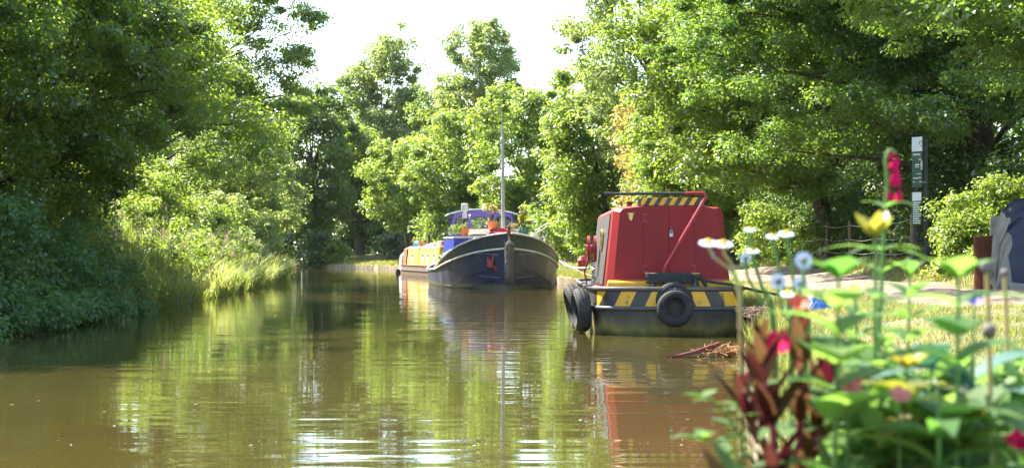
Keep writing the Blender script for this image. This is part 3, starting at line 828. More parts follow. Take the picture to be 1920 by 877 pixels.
def tyre_mesh(Ro, wd, M3):
    t = wd / 2
    prof = [(Ro*.56,-t*.55),(Ro*.62,-t*.85),(Ro*.74,-t),(Ro*.90,-t*.92),(Ro*.97,-t*.7),(Ro,-t*.3),(Ro*1.0,0),(Ro,t*.3),(Ro*.97,t*.7),(Ro*.90,t*.92),(Ro*.74,t),(Ro*.62,t*.85),(Ro*.56,t*.55),(Ro*.60,t*.3),(Ro*.86,0),(Ro*.60,-t*.3),(Ro*.56,-t*.55)]
    mb = MB(); mb.lathe(prof, (0, 0, 0), 40, M3)
    for s in (-1, 1):
        for rr in (.80, .70):
            mb.lathe([(Ro*rr, s*t*.98), (Ro*(rr+.015), s*t*1.05), (Ro*(rr+.03), s*t*.98)], (0, 0, 0), 40, M3)
    # tread ribs
    for k in range(44):
        a = 2 * math.pi * k / 44
        c = M3 @ Vector((math.cos(a) * Ro * .995, math.sin(a) * Ro * .995, 0))
        for zz in (-.5, .5):
            o = M3 @ Vector((math.cos(a + .03 * zz) * Ro * .995, math.sin(a + .03 * zz) * Ro * .995, zz * t * .75))
            q = M3 @ Vector((math.cos(a) * Ro * 1.012, math.sin(a) * Ro * 1.012, zz * t * .35))
            mb.tube([o, q], .008, 4)
    return mb

def mirror_outline(half):
    """half plan outline from (0,y0) to (0,y1) along +x -> closed loop"""
    return half + [(-x, y) for (x, y) in reversed(half[1:-1])]

def resample(pts, step):
    out = []
    for i in range(len(pts) - 1):
        a, b = Vector((*pts[i], 0)), Vector((*pts[i + 1], 0))
        n = max(1, int((b - a).length / step))
        for k in range(n):
            q = a.lerp(b, k / n); out.append((q.x, q.y))
    out.append(pts[-1]); return out

# ------------------------------------------------------------------ red work boat
def red_boat():
    root = thing("work_boat", "red cabined steel work boat with yellow and black hazard stripes across its stern", "boat", (2.150, 19.0, 0), R(-.4))
    half = [tuple(p) for p in catmull([(0,0),(.35,.02),(.65,.09),(.88,.22),(.985,.42),(1.03,.75),(1.045,1.4),(1.05,3),(1.05,5.4),(.92,6.6),(.55,7.6),(.2,8.1),(0,8.25)], .12)]
    loop = mirror_outline(half)
    def ring(z, sc_, dy=0):
        return [(x * sc_, .0 + y * 1.0 + (1 - sc_) * .35 + dy, z) for (x, y) in loop]
    mb = MB()
    mb.loft([ring(-.5, .90, .25), ring(-.12, .95, .10), ring(.04, .975, .04), ring(.34, 1.0), ring(.62, 1.0)], cap0=True)
    mb.build("hull", M['hull_black'], root, 50)
    mb = MB(); mb.loft([ring(.60, .99), ring(.615, .985)], cap1=True)
    mb.build("deck", M['steel_dark'], root, 30)
    # tubes round the hull
    for (z, r, nm) in ((.365, .030, "rubbing_strake"), (.625, .032, "gunwale_rail")):
        mb = MB(); mb.tube([(x * 1.012, y - .012 if y < .5 else y, z) for (x, y) in loop], r, 10, closed=True)
        mb.build(nm, M['steel_dark'], root, 60)
    # striped band round the stern
    hb = [p for p in half if p[1] < .5]
    arc = [(-x, y) for (x, y) in reversed(hb[1:])] + hb
    mb = MB()
    o0 = [(x * 1.006, y - .008, .395) for (x, y) in arc]; o1 = [(x * 1.006, y - .008, .592) for (x, y) in arc]
    i1 = [(x * .99, y + .01, .592) for (x, y) in arc]; i0 = [(x * .99, y + .01, .395) for (x, y) in arc]
    mb.loft([o0, o1, i1, i0, o0], closed=False)
    mb.build("hazard_stripe_band", M['chevron'], root, 40)
    # vent louvres
    mb = MB()
    for k in range(6): mb.box((.685 - .004 * k, .095 + .0 * k, .43 + .026 * k), (.05 - .006 * abs(k - 2.5) * .9, .02, .014), rz=R(16))
    mb.build("vent", M['black'], root, 0)
    # yellow coaming
    mb = MB(); mb.loft([[(-.86,.36,.655),(.86,.36,.655),(.84,.36,.72),(-.84,.36,.72)], [(-.86,.50,.63),(.86,.50,.63),(.84,.50,.735),(-.84,.50,.735)]], cap0=True, cap1=True)
    mb.box((0, .33, .672), (1.70, .05, .075))
    mb.build("toe_board", M['yellow'], root, 30, .006)
    # cabin
    def sec(y, wb, wt, zt, ch=.0):
        z0 = .60
        pts = [(-wb, z0)]
        pts += [(-wt - .012, zt - .05), (-wt + .03, zt)]
        for k in range(1, 8):
            x = -wt + .03 + (2 * wt - .06) * k / 8
            pts.append((x, zt + .042 * (1 - (2 * k / 8 - 1) ** 2)))
        pts += [(wt - .03, zt), (wt + .012, zt - .05), (wb, z0)]
        return [(x, y, z) for (x, z) in pts]
    mb = MB()
    mb.loft([sec(.515, .775, .660, 1.715), sec(.50 + .16, .865, .742, 1.735), sec(4.55, .875, .75, 1.735), sec(4.65, .84, .72, 1.70)], cap0=True, cap1=True)
    mb.build("cabin", M['red'], root, 25)
    # grey cloth and window on the cabin flanks
    for s in (-1, 1):
        def fl(y, z, o=0): return (s * (.867 + .008 - (z - .6) / 1.13 * .123 + o), y, z)
        mb = MB(); mb.loft([[fl(1.1, .66), fl(1.1, 1.66), fl(4.4, 1.66), fl(4.4, .66)], [fl(1.1, .66, .012), fl(1.1, 1.66, .012), fl(4.4, 1.66, .012), fl(4.4, .66, .012)]], cap1=True)
        mb.build("side_panel", M['steel_dark'], root, 30)
        w = MB(); w.lathe([(.13,0),(.165,.0),(.165,.03),(.13,.03),(.13,0)], fl(2.1, 1.30, .02), 24, Matrix.Rotation(R(90 * s), 3, 'Y'))
        fr = w.build("porthole", M['brass'], root, 40)
        w = MB(); w.lathe([(.001,.012),(.132,.012)], fl(2.1, 1.30, .02), 24, Matrix.Rotation(R(90 * s), 3, 'Y'))
        w.build("pane", M['glass'], fr, 40)
    # red reel with spokes on the flank
    mb = MB(); c = Vector((-.90, 2.75, 1.17)); X = AX['x']
    mb.lathe([(.17,-.02),(.20,-.02),(.20,.02),(.17,.02),(.17,-.02)], c, 24, X)
    mb.lathe([(.17,-.12),(.20,-.12),(.20,-.08),(.17,-.08),(.17,-.12)], c, 24, X)
    mb.lathe([(.001,-.13),(.07,-.13),(.07,.03),(.001,.03)], c, 16, X)
    for k in range(5):
        a = 2 * math.pi * k / 5
        for o in (-.10, 0): mb.tube([c + Vector((o, 0, 0)), c + Vector((o, math.cos(a) * .185, math.sin(a) * .185))], .014, 6)
    mb.tube([c + Vector((-.1, .0, -.18)), c + Vector((-.16, .05, -.35)), c + Vector((-.12, .0, -.55))], .014, 6)
    mb.build("hose_reel", M['red_bar'], root, 40)
    # doors
    for s, nm in ((-1, "door"), (1, "door")):
        mb = MB()
        x0, x1 = (s * .006, s * .355)
        y = .515 - .009
        def cy(z): return y + 0 * z
        zb, zt = .76, 1.715
        mb.loft([[(x0, y, zb), (x1, y, zb), (x1 * .985, y, zt), (x0, y, zt + .028)], [(x0, y + .012, zb), (x1, y + .012, zb), (x1 * .985, y + .012, zt), (x0, y + .012, zt + .028)]], cap0=True, cap1=True)
        d = mb.build(nm, M['red'], root, 30, .003)
        for z in (.89, 1.59):
            h = MB(); h.tube([(s * .357, y - .006, z - .055), (s * .357, y - .006, z + .055)], .009, 8)
            h.box((s * .325, y - .004, z + .045), (.06, .008, .018)); h.box((s * .325, y - .004, z - .045), (.06, .008, .018))
            h.build("hinge", M['red_bar'], d, 40)
    mb = MB(); mb.box((.03, .497, 1.355), (.05, .022, .05)); mb.tube([(.014,.497,1.378),(.014,.497,1.41),(.03,.497,1.425),(.046,.497,1.41),(.046,.497,1.378)], .006, 6)
    mb.build("padlock", M['steel'], root, 40, .004)
    mb = MB(); mb.box((.03, .503, 1.43), (.022, .012, .085)); mb.build("hasp", M['steel_dark'], root, 30)
    for x in (-.60, .60):
        mb = MB()
        for k in range(9): mb.lathe([(.010,0),(.008,.006),(.001,.008)], (x * (1 - .012 * k), .514, .80 + .105 * k), 8, Matrix.Rotation(R(90), 3, 'X'))
        tag(mb.build("rivets", M['red'], root, 40), kind="stuff")
    mb = MB(); mb.box((0, .508, .745), (1.50, .012, .02)); mb.build("sill_strip", M['red_bar'], root, 0, .003)
    # gilt shield emblem with leaves
    mb = MB(); pr = [(-.030,.055),(0,.066),(.030,.055),(.034,.01),(.022,-.035),(0,-.062),(-.022,-.035),(-.034,.01)]
    mb.loft([[(x - .523, .512, z + 1.60) for x, z in pr], [(x * .85 - .523, .502, z * .85 + 1.60) for x, z in pr]], cap1=True)
    for k in range(3):
        for s in (-1, 1): mb.box((-.523 + s * (.018 + .008 * k), .505, 1.645 + .012 * k - .02), (.030, .008, .010), ry=R(-35 * s))
    mb.build("emblem", M['brass'], root, 30)
    mb = MB(); mb.box((.595, .512, 1.235), (.066, .008, .07)); st = mb.build("warning_sticker", M['orange'], root, 0)
    mb = MB(); mb.box((.595, .507, 1.247), (.022, .004, .016)); mb.box((.595, .507, 1.222), (.034, .004, .012)); mb.box((.585, .507, 1.235), (.010, .004, .02))
    mb.build("sticker_mark", M['black'], st, 0)
    mb = MB(); mb.lathe([(.022,-.05),(.030,-.035),(.030,.03),(.016,.05),(.001,.052)], (.60, .49, 1.075), 14)
    mb.build("shore_power_socket", worn("blue_plastic", (.02,.14,.45), (.02,.12,.38), 5, .4), root, 40)
    # hatch board with slashes on the roof edge
    mb = MB(); mb.box((.04, .60, 1.815), (.84, .05, .105)); mb.build("hatch_board", M['slash'], root, 0, .004)
    for x in (-.40, .48):
        mb = MB(); mb.box((x, .62, 1.80), (.035, .07, .11)); mb.build("hatch_bracket", M['steel_dark'], root, 0, .004)
    mb = MB(); mb.box((.04, 1.3, 1.79), (.80, 1.3, .03)); mb.build("sliding_hatch", M['red'], root, 0, .006)
    mb = MB(); mb.lathe([(.03,0),(.03,.05),(.055,.06),(.055,.08),(.001,.09)], (-.50, 1.0, 1.75), 14); mb.build("roof_vent", M['rust'], root, 40)
    # tiller
    yy = .27
    P = [(.067, yy + .02, .66), (.067, yy + .01, .745), (.03, yy, .79), (-.06, yy, .81), (-.105, yy, .85), (-.075, yy, .93), (.44, yy, 1.80), (.475, yy, 1.865), (.465, yy, 1.905), (.42, yy, 1.918), (.19, yy + .02, 1.915)]
    mb = MB(); mb.tube(P, [.030, .030, .028, .026, .026, .025, .024, .024, .024, .024, .023], 12)
    mb.box((.02, yy, .775), (.24, .07, .05), ry=R(8))
    mb.build("tiller", M['red_bar'], root, 60)
    mb = MB(); mb.tube([(.19, yy + .02, 1.915), (-.60, yy + .08, 1.912), (-.83, yy + .10, 1.912)], [.021, .021, .021], 10)
    mb.tube([(-.80, yy + .10, 1.912), (-.90, yy + .105, 1.912)], .028, 10)
    mb.build("tiller_handle", M['black'], root, 60)
    # bollards and rope wound round them
    for x in (-.255, .325):
        mb = MB(); mb.lathe([(.05,.60),(.045,.64),(.042,.80),(.058,.805),(.058,.83),(.001,.835)], (x, .19, 0), 16)
        b = mb.build("bollard", M['steel_dark'], root, 40)
        mb = MB(); mb.lathe([(.0585,.83),(.0585,.842),(.001,.843)], (x, .19, 0), 16); mb.build("bollard_cap", M['yellow'], b, 40)
    # swan neck pipe at the roof side, wire hoop
    mb = MB(); mb.tube([(.74,.7,1.60),(.79,.7,1.58),(.80,.7,1.42),(.83,.7,1.33),(.86,.7,1.28),(.89,.7,1.22),(.88,.7,1.16),(.855,.7,1.15),(.83,.7,1.22)], .007, 6)
    mb.build("wire_loop", M['black'], root, 60)
    # stern chain at the corner
    mb = MB(); g = random.Random(4)
    for (a, b_) in (((-.93, 2.6, 1.0), (-1.03, 1.0, .66)), ((-1.0, 1.3, .93), (-1.05, .9, .60))):
        a, b_ = Vector(a), Vector(b_)
        mb.tube([a.lerp(b_, k / 27) - Vector((0, 0, .10 * math.sin(math.pi * k / 27))) + Vector((.022 * (-1) ** k, .018 * (-1) ** (k // 2), 0)) for k in range(28)], .010, 5)
    mb.build("chain", M['steel_dark'], root, 60)
    return root
red_boat()

# tyres hanging round the work boat: each lifts away
def tyre(label, loc, Ro, wd, rot, cord):
    root = thing("tyre_fender", label, "tyre", loc, 0, "tyres hung as fenders on the red boat")
    M3 = Matrix.Rotation(rot[2], 3, 'Z') @ Matrix.Rotation(rot[1], 3, 'Y') @ Matrix.Rotation(rot[0], 3, 'X')
    o = tyre_mesh(Ro, wd, M3).build("tyre", M['rubber'], root, 40)
    mb = MB(); mb.lathe([(Ro*.62,-.02),(Ro*.45,-.035),(Ro*.2,-.01),(.001,-.01)], (0,0,0), 28, M3); mb.build("rim", M['hole_dark'], root, 40)  # dark plug added to keep the tyre's hole dark
    mb = MB(); mb.tube([Vector(c) - Vector(loc) for c in cord], .012, 6); mb.build("cord", M['rope_dark'], root, 60)
bx, by = 2.115, 19.0
tyre("round black tyre facing outward at the middle of the hazard striped stern", (bx+.045, by-.155, .375), .24, .17, (R(86), 0, 0), [(bx+.05,by-.13,.59),(bx+.06,by-.02,.66),(bx+.08,by+.16,.74)])
tyre("black tyre tucked behind the outward facing tyre on the striped stern", (bx+.055, by+.005, .475), .245, .15, (R(80), 0, 0), [(bx+.09,by-.0,.70),(bx+.09,by+.05,.74),(bx+.1,by+.18,.76)])
tyre("black tyre hung edge-on at the red boat's canal side stern corner, touching the water", (bx-1.155, by+.66, .325), .30, .19, (0, R(86), R(7)), [(bx-1.15,by+.66,.60),(bx-1.1,by+.68,.66),(bx-1.0,by+.7,.66)])
tyre("weedy black tyre hung leaning farther along the red boat's canal side", (bx-1.20, by+1.65, .33), .33, .19, (0, R(76), R(6)), [(bx-1.12,by+1.6,.62),(bx-1.1,by+1.6,.68),(bx-1.02,by+1.6,.66)])

# ropes
def rope(name, label, pts, r, mat, coils=()):
    P = catmull(pts, .06)
    mb = MB(); mb.tube([Vector(p) for p in P], r, 7)
    for c in coils: mb.tube([Vector(p) for p in c], r, 7)
    o = mb.build(name, mat, None, 60)
    return tag(o, label, "rope")
def cat3(pts, sag=0, n=20):
    out = []
    for i in range(len(pts) - 1):
        a, b_ = Vector(pts[i]), Vector(pts[i + 1])
        for k in range(n):
            t = k / n; p = a.lerp(b_, t); p.z -= sag * math.sin(math.pi * t); out.append(p)
    out.append(Vector(pts[-1])); return out
mb = MB(); g = random.Random(9); pts = []
for k in range(110):
    t = k / 110 * 2 * math.pi * 9
    side = math.cos(t)
    pts.append(Vector((bx + .035 + side * .335 + g.uniform(-.008,.008), by + .19 - math.sin(t) * .075, .715 + .012 * (k / 12) + g.uniform(-.012,.012))))
pts += [Vector((bx + .40, by + .05, .76)), Vector((bx+.50, by+.04, .73)), Vector((bx + .85, by + .1, .68)), Vector((bx + 1.10, by + .25, .62)), Vector((bx + 1.25, by + .3, .585)), Vector((bx + 1.75, by + .1, .50)), Vector((bx + 2.2, by - .2, .455))]
mb.tube(pts, .019, 7)
for k in range(5): mb.lathe([(.045,-.02),(.06,0),(.045,.02),(.03,0),(.045,-.02)], (bx + .42 + .012 * k, by + .06, .775 - .018 * k), 10, Matrix.Rotation(R(70), 3, 'Y'))
tag(mb.build("mooring_rope", M['rope_dark'], None, 60), "dark mooring rope wound round the red boat's stern bollards and led ashore", "rope")

# ------------------------------------------------------------------ barge
def barge_hull_mat():
    m, nt, b = new_mat("streaked_barge_steel")
    n = noise(nt, 2.2, 6, .6, stretch=(1, 1, .12)); n2 = noise(nt, 7, 5, .6, stretch=(1, 1, .3))
    r = ramp(nt, n.outputs[0], [(.3, (.026,.030,.075)), (.55, (.055,.056,.105)), (.75, (.15,.13,.14))])
    r2 = ramp(nt, n2.outputs[0], [(.35, (.8,.8,.8)), (.75, (1.25,1.2,1.1))])
    mx = N(nt, "ShaderNodeMix", data_type='RGBA', blend_type='MULTIPLY'); mx.inputs[0].default_value = 1
    nt.links.new(r.outputs[0], mx.inputs[6]); nt.links.new(r2.outputs[0], mx.inputs[7])
    tc = N(nt, "ShaderNodeTexCoord"); sx = N(nt, "ShaderNodeSeparateXYZ"); nt.links.new(tc.outputs["Object"], sx.inputs[0])
    ad = N(nt, "ShaderNodeMath", operation='MULTIPLY_ADD'); ad.inputs[1].default_value = -.16; nt.links.new(n2.outputs[0], ad.inputs[0]); nt.links.new(sx.outputs[2], ad.inputs[2])
    wl = ramp(nt, ad.outputs[0], [(.0, (1,1,1)), (.10, (0,0,0))])
    m2 = N(nt, "ShaderNodeMix", data_type='RGBA'); nt.links.new(wl.outputs[0], m2.inputs[0]); nt.links.new(mx.outputs[2], m2.inputs[6]); m2.inputs[7].default_value = (.16,.145,.10,1)
    nt.links.new(m2.outputs[2], b.inputs["Base Color"]); b.inputs["Roughness"].default_value = .42
    return m
M['barge'] = barge_hull_mat()
M['bulwark'] = worn("dark_green_grey_bulwark", (.045,.058,.050), (.075,.080,.065), 2, .45, .4, .05, stretch=(1,1,.3))
M['cream'] = worn("cream_trim", (.72,.66,.56), (.50,.42,.32), 4, .6)
M['blue'] = worn("royal_blue_paint", (.018,.028,.330), (.015,.022,.24), 3, .35, .5, .02)
M['purple'] = worn("violet_paint", (.120,.085,.420), (.09,.06,.33), 3, .4, .5)
M['terracotta'] = worn("terracotta", (.52,.165,.065), (.40,.12,.05), 7, .8, .2)
M['hemp'] = worn("matted_rope_fender", (.27,.225,.16), (.09,.08,.065), 14, .95, .1, 1.0, stretch=(1,1,.6))
M['redhose'] = worn("red_hose", (.55,.05,.06), (.45,.04,.04), 6, .4)
M['pot_green'] = worn("green_glazed_pot", (.03,.14,.09), (.02,.09,.06), 6, .3)
M['galv'] = worn("galvanised_mast", (.46,.45,.43), (.34,.33,.31), 6, .5, .4, 0, .3)
M['teal'] = worn("teal_cloth", (.03,.30,.33), (.02,.22,.26), 6, .7)

BX, BY, BROT = -.10, 45.0, R(5.6)
BM = Matrix.Translation((BX, BY, 0)) @ Matrix.Rotation(BROT, 4, 'Z')
def bl(x, y, z): return BM @ Vector((x, y, z))

def barge():
    root = thing("barge", "broad dark steel barge with blue cabin trunk and violet wheelhouse, bow towards the viewer", "boat", (BX, BY, 0), BROT)
    T = np.array([0, .3, .8, 1.5, 2.5, 3.5, 5, 7, 11, 14, 15.5, 16.4, 16.9])
    WG = np.array([.06, .58, 1.08, 1.52, 1.86, 2.03, 2.12, 2.15, 2.15, 1.9, 1.4, .8, .1])
    ZG = np.array([1.77, 1.71, 1.58, 1.37, 1.10, .88, .62, .55, .55, .65, .75, .82, .85])
    WW = np.array([.03, .30, .72, 1.20, 1.68, 1.92, 2.07, 2.1, 2.1, 1.75, 1.1, .5, .05])
    ys = np.concatenate([np.linspace(0, 3.5, 22) ** 1.0, np.linspace(3.9, 16.9, 30)])
    wg, zg, ww = (np.interp(ys, T, a) for a in (WG, ZG, WW))
    k = np.ones(3) / 3
    for a in (wg, zg, ww): a[1:-1] = np.convolve(a, k, 'valid')
    rake = lambda z: np.clip((1.77 - z) * .10, 0, 1) 
    def pt(i, fr, off=0.0):
        """fr 0 keel .. 1 gunwale"""
        z = -.5 + (zg[i] + .5) * fr
        if z < 0: w = ww[i] * (.75 + .25 * (z + .5) / .5)
        else:
            t = z / zg[i]; w = ww[i] + (wg[i] - ww[i]) * (t ** .8)
        return w + off, ys[i] + rake(z) * (1 if ys[i] < 8 else 0), z
    FR = np.linspace(0, 1, 12)
    def side(f0, f1, n, off=0):
        fr = np.linspace(f0, f1, n)
        return fr
    def zs(i): return max(zg[i] - .49 * max(0, 1 - ys[i] / 5.6), .04)
    def frac(i, z): return (z + .5) / (zg[i] + .5)
    # lower hull
    for nm, mat, lo, hi in (("hull", M['barge'], None, 'zs'), ("bulwark", M['bulwark'], 'zs', None)):
        mb = MB(); secs = []
        for i in range(len(ys)):
            f0 = 0 if lo is None else frac(i, zs(i)); f1 = 1 if hi is None else frac(i, zs(i))
            fr = np.linspace(f0, f1, 9)
            r = [pt(i, f) for f in fr]
            secs.append([(-w, y, z) for (w, y, z) in r] + ([] if False else []))
        sr = [[(-x, y, z) for (x, y, z) in q] for q in secs]
        full = [list(reversed(a)) + b for a, b in zip(secs, sr)] if lo is None else None
        if lo is None:
            secs_full = [list(reversed(a)) + b for a, b in zip(secs, sr)]
            mb.loft(secs_full, closed=False)
        else:
            mb.loft(secs, closed=False); mb.loft(sr, closed=False)
            # bow closing strip
            a, b = secs[0], sr[0]
            mb.loft([a, b], closed=False)
        if lo is None:
            mb.loft([secs[0], sr[0]], closed=False)
        mb.build(nm, mat, root, 40)
    mb = MB()
    dk = [[(-wg[i] + .04, ys[i] + .05, zg[i] - .14 * (1 if ys[i] > 1 else 0) - .02), (wg[i] - .04, ys[i] + .05, zg[i] - .14 * (1 if ys[i] > 1 else 0) - .02)] for i in range(len(ys))]
    mb.loft(dk, closed=False); mb.build("deck", M['steel_dark'], root, 40)
    # gunwale capping and rubbing strake, seams
    def line(fn, r, nm, mat, off=.01, n0=0):
        mb = MB()
        for s in (-1, 1):
            P = []
            for i in range(n0, len(ys)):
                w, y, z = pt(i, fn(i)); P.append((s * (w + off), y - (off if ys[i] < .4 else 0), z))
            mb.tube(P, r, 8)
        return mb.build(nm, mat, root, 60)
    line(lambda i: 1.0, .032, "gunwale", M['cream'])
    line(lambda i: frac(i, zs(i)), .038, "rubbing_strake", M['cream'], .02)
    mb = MB()
    for s in (-1, 1):
        P, Q = [], []
        for i in range(2, 20):
            z = max(.05, .80 - .30 * ys[i]); w, y, _ = pt(i, frac(i, z)); P.append((s * (w + .008), y - .004, z))
        mb.tube(P, .013, 6)
        for i in range(2, 12):
            z = max(.03, .42 - .30 * ys[i]); w, y, _ = pt(i, frac(i, z)); Q.append((s * (w + .008), y - .004, z))
        mb.tube(Q, .011, 6)
    mb.build("plate_seams", M['steel_dark'], root, 60)
    # draught wires beside the stem
    for z in (1.10, .37):
        for s in (-1, 1):
            P = []
            for i in range(1, 6):
                w, y, _ = pt(i, frac(i, z - .03 + .02 * i)); P.append((s * (w + .02), y - .03, z - .02 + .012 * i))
            mb = MB(); mb.tube(P, .009, 5); mb.build("bow_wire", M['steel'], root, 60)
    # stem post
    mb = MB(); mb.tube([(0, -.03, 1.35), (0, -.05, 1.7), (0, -.02, 1.98)], [.05, .052, .05], 10); mb.build("stem_post", M['wood_brown'], root, 60)
    # anchor in its pocket
    mb = MB(); c = Vector((-.50, .42, .88))
    w_ = lambda i, z: pt(i, frac(i, z))
    mb.tube([c + Vector((.06, -.06, .22)), c + Vector((-.02, -.10, -.12)), c + Vector((-.03, -.10, -.22))], [.035, .035, .03], 8)
    mb.add([c + Vector(p) for p in [(-.17,-.10,.14),(-.05,-.13,.02),(.0,-.13,-.20),(-.16,-.12,-.16),(-.17,-.06,.14),(-.05,-.09,.02),(.0,-.09,-.20),(-.16,-.08,-.16)]], [(0,1,2,3),(7,6,5,4),(0,4,5,1),(1,5,6,2),(2,6,7,3),(3,7,4,0)])
    mb.add([c + Vector(p) for p in [(.02,-.12,-.12),(.20,-.05,-.16),(.26,-.02,-.30),(.06,-.10,-.30),(.02,-.08,-.12),(.20,-.01,-.16),(.26,.02,-.30),(.06,-.06,-.30)]], [(0,1,2,3),(7,6,5,4),(0,4,5,1),(1,5,6,2),(2,6,7,3),(3,7,4,0)])
    mb.build("anchor", worn("orange_red_anchor", (.50,.095,.045), (.30,.05,.03), 8, .6), root, 40)
    # blue trunk, white coaming
    mb = MB(); mb.loft([[(-1.62,y,.45),(1.62,y,.45),(1.52,y,z),(0,y,z+.06),(-1.52,y,z)] for (y, z) in ((3.6,1.69),(10.4,1.76))], cap0=True, cap1=True)
    mb.build("cabin_trunk", M['blue'], root, 30)
    for (x, y, w_, d_) in ((-1.62,5,.02,.5),(-1.6,7.5,.02,.5)):
        pass
    mb = MB(); mb.loft([[(-1.56,y,z-.05),(1.56,y,z-.05),(1.56,y,z),(0,y,z+.066),(-1.56,y,z)] for (y, z) in ((3.55,1.70),(10.45,1.775))], cap0=True, cap1=True)
    mb.build("trunk_roof", M['cream'], root, 30)
    mb = MB(); mb.box((-.05, 6.2, 1.88), (1.75, 2.4, .16)); mb.box((-.05, 6.2, 1.97), (1.85, 2.5, .03)); mb.build("hatch_cover", M['white'], root, 0, .015)
    mb = MB(); mb.box((-.60, 1.9, 1.50), (.75, .5, .32)); mb.build("bow_locker", M['white'], root, 0, .02)
    # wheelhouse
    wy0, wy1, wx, z0, z1 = 10.6, 12.9, 1.18, 1.0, 2.68
    wh = MB(); wh.box((0, (wy0+wy1)/2, 1.40), (2*wx, wy1-wy0, .92)); wh.build("wheelhouse_wall", M['purple'], root, 0, .02)
    def frame(p0, p1, nrm, xs, nm="window"):
        """a wall of windows with arched heads between posts"""
        p0, p1, nrm = Vector(p0), Vector(p1), Vector(nrm)
        L = (p1 - p0).length; u = (p1 - p0) / L
        zb, zt = 1.86, 2.70
        for i in range(len(xs) - 1):
            a, b_ = xs[i] * L, xs[i + 1] * L
            pw = .055
            outer, inner = [], []
            n = 10
            ci = (a + b_) / 2; hw = (b_ - a) / 2 - pw
            inner = [(a + pw, zb + .05), (b_ - pw, zb + .05), (b_ - pw, zt - .27)]
            outer = [(a, zb), (b_, zb), (b_, zt - .27)]
            for k in range(1, n):
                an = math.pi * k / n
                inner.append((ci + hw * math.cos(an), zt - .27 + .17 * math.sin(an)))
                outer.append((ci + (hw + pw) * math.cos(an) if 0 else b_ + (a - b_) * k / n, zt))
            inner.append((a + pw, zt - .27)); outer.append((a, zt - .27))
            def w3(q, o): return p0 + u * q[0] + Vector((0, 0, q[1])) + nrm * o
            mb = MB()
            m_ = len(inner)
            A = [w3(q, .03) for q in outer]; B = [w3(q, .03) for q in inner]; C = [w3(q, -.03) for q in inner]; D = [w3(q, -.03) for q in outer]
            mb.loft([D, A, B, C, D])
            f = mb.build(nm, M['purple'], root, 30)
            mb = MB(); mb.add([w3(q, 0) for q in inner], [tuple(range(m_))]); mb.build("pane", M['pane'], f, 0)
    frame((-wx, wy0, 0), (wx, wy0, 0), (0, -1, 0), [0, .28, .66, 1.0])
    frame((-wx, wy1, 0), (-wx, wy0 + .06, 0), (-1, 0, 0), [0, .5, 1])
    frame((wx, wy0 + .06, 0), (wx, wy1, 0), (1, 0, 0), [0, .5, 1])
    frame((wx, wy1, 0), (-wx, wy1, 0), (0, 1, 0), [0, .33, .67, 1])
    mb = MB()
    secs = []
    for y in (wy0 - .22, wy1 + .15):
        top = [(-wx - .17 + (2 * wx + .34) * k / 12, y, 2.70 + .20 * (1 - (2 * k / 12 - 1) ** 2)) for k in range(13)]
        secs.append(top + [(x, y, z - .045) for (x, y, z) in reversed(top)])
    mb.loft(secs, cap0=True, cap1=True); mb.build("wheelhouse_roof", worn("pale_teal_roof", (.55,.66,.62), (.42,.50,.47), 4, .5), root, 30)
    mb = MB(); secs = []
    for y in (wy0 - .025, wy0 + .03):
        t = [(-wx + 2 * wx * k / 12, y, 2.69 + .165 * (1 - (2 * k / 12 - 1) ** 2)) for k in range(13)]
        secs.append(t + [(wx, y, 2.66), (-wx, y, 2.66)])
    mb.loft(secs, cap0=True, cap1=True); mb.build("wheelhouse_header", M['purple'], root, 30)
    mb = MB(); mb.lathe([(.045,2.88),(.05,2.9),(.04,3.05),(.07,3.08),(.001,3.1)], (.05, wy0 + .4, 0), 12); mb.build("roof_horn", M['white'], root, 40)
    # things seen through the glass: wheel
    mb = MB(); mb.lathe([(.30,-.015),(.34,-.015),(.34,.015),(.30,.015),(.30,-.015)], (.2, wy0 + .6, 1.95), 24, AX['y'])
    for k in range(6):
        a = math.pi * k / 3; mb.tube([(.2, wy0 + .6, 1.95), (.2 + .40 * math.cos(a), wy0 + .6, 1.95 + .40 * math.sin(a))], .014, 6)
    mb.build("steering_wheel", M['wood_brown'], root, 40)
    # chimney
    mb = MB(); mb.lathe([(.085,1.70),(.085,2.42),(.07,2.43)], (-.92, 7.4, 0), 16); ch = mb.build("chimney", M['black'], root, 40)
    mb = MB(); mb.lathe([(.078,2.42),(.08,2.70),(.13,2.72),(.13,2.95),(.10,2.97),(.001,2.98)], (-.92, 7.4, 0), 16); mb.build("cowl", M['galv'], ch, 40)
    # mast
    my = 4.1; mx_ = .19
    mb = MB(); mb.tube([(mx_, my, 1.6), (mx_, my, 3.2), (mx_ - .02, my, 5.0), (mx_ - .03, my, 5.55)], [.070, .062, .050, .042], 12); ms = mb.build("mast", M['galv'], root, 60)
    mb = MB(); mb.lathe([(.05,4.92),(.075,4.95),(.075,5.1),(.05,5.14)], (mx_ - .02, my, 0), 12); mb.build("mast_collar", M['galv'], ms, 40)
    mb = MB(); mb.tube([(mx_ - .03, my, 5.5), (mx_ - .07, my, 6.4), (mx_ - .10, my, 7.2)], [.012, .009, .006], 6); mb.build("whip_aerial", M['galv'], ms, 60)
    # side rails on the bank side deck
    mb = MB()
    for (a, b_) in (((1.35,2.2,1.75),(1.95,4.0,1.35)),((1.30,2.2,1.55),(1.95,4.2,1.15)),((1.95,4.0,1.35),(1.75,3.9,.95)),((1.45,2.4,1.72),(1.4,2.4,1.25))):
        mb.tube([a, b_], .022, 6)
    mb.build("deck_rail", M['cream'], root, 60)
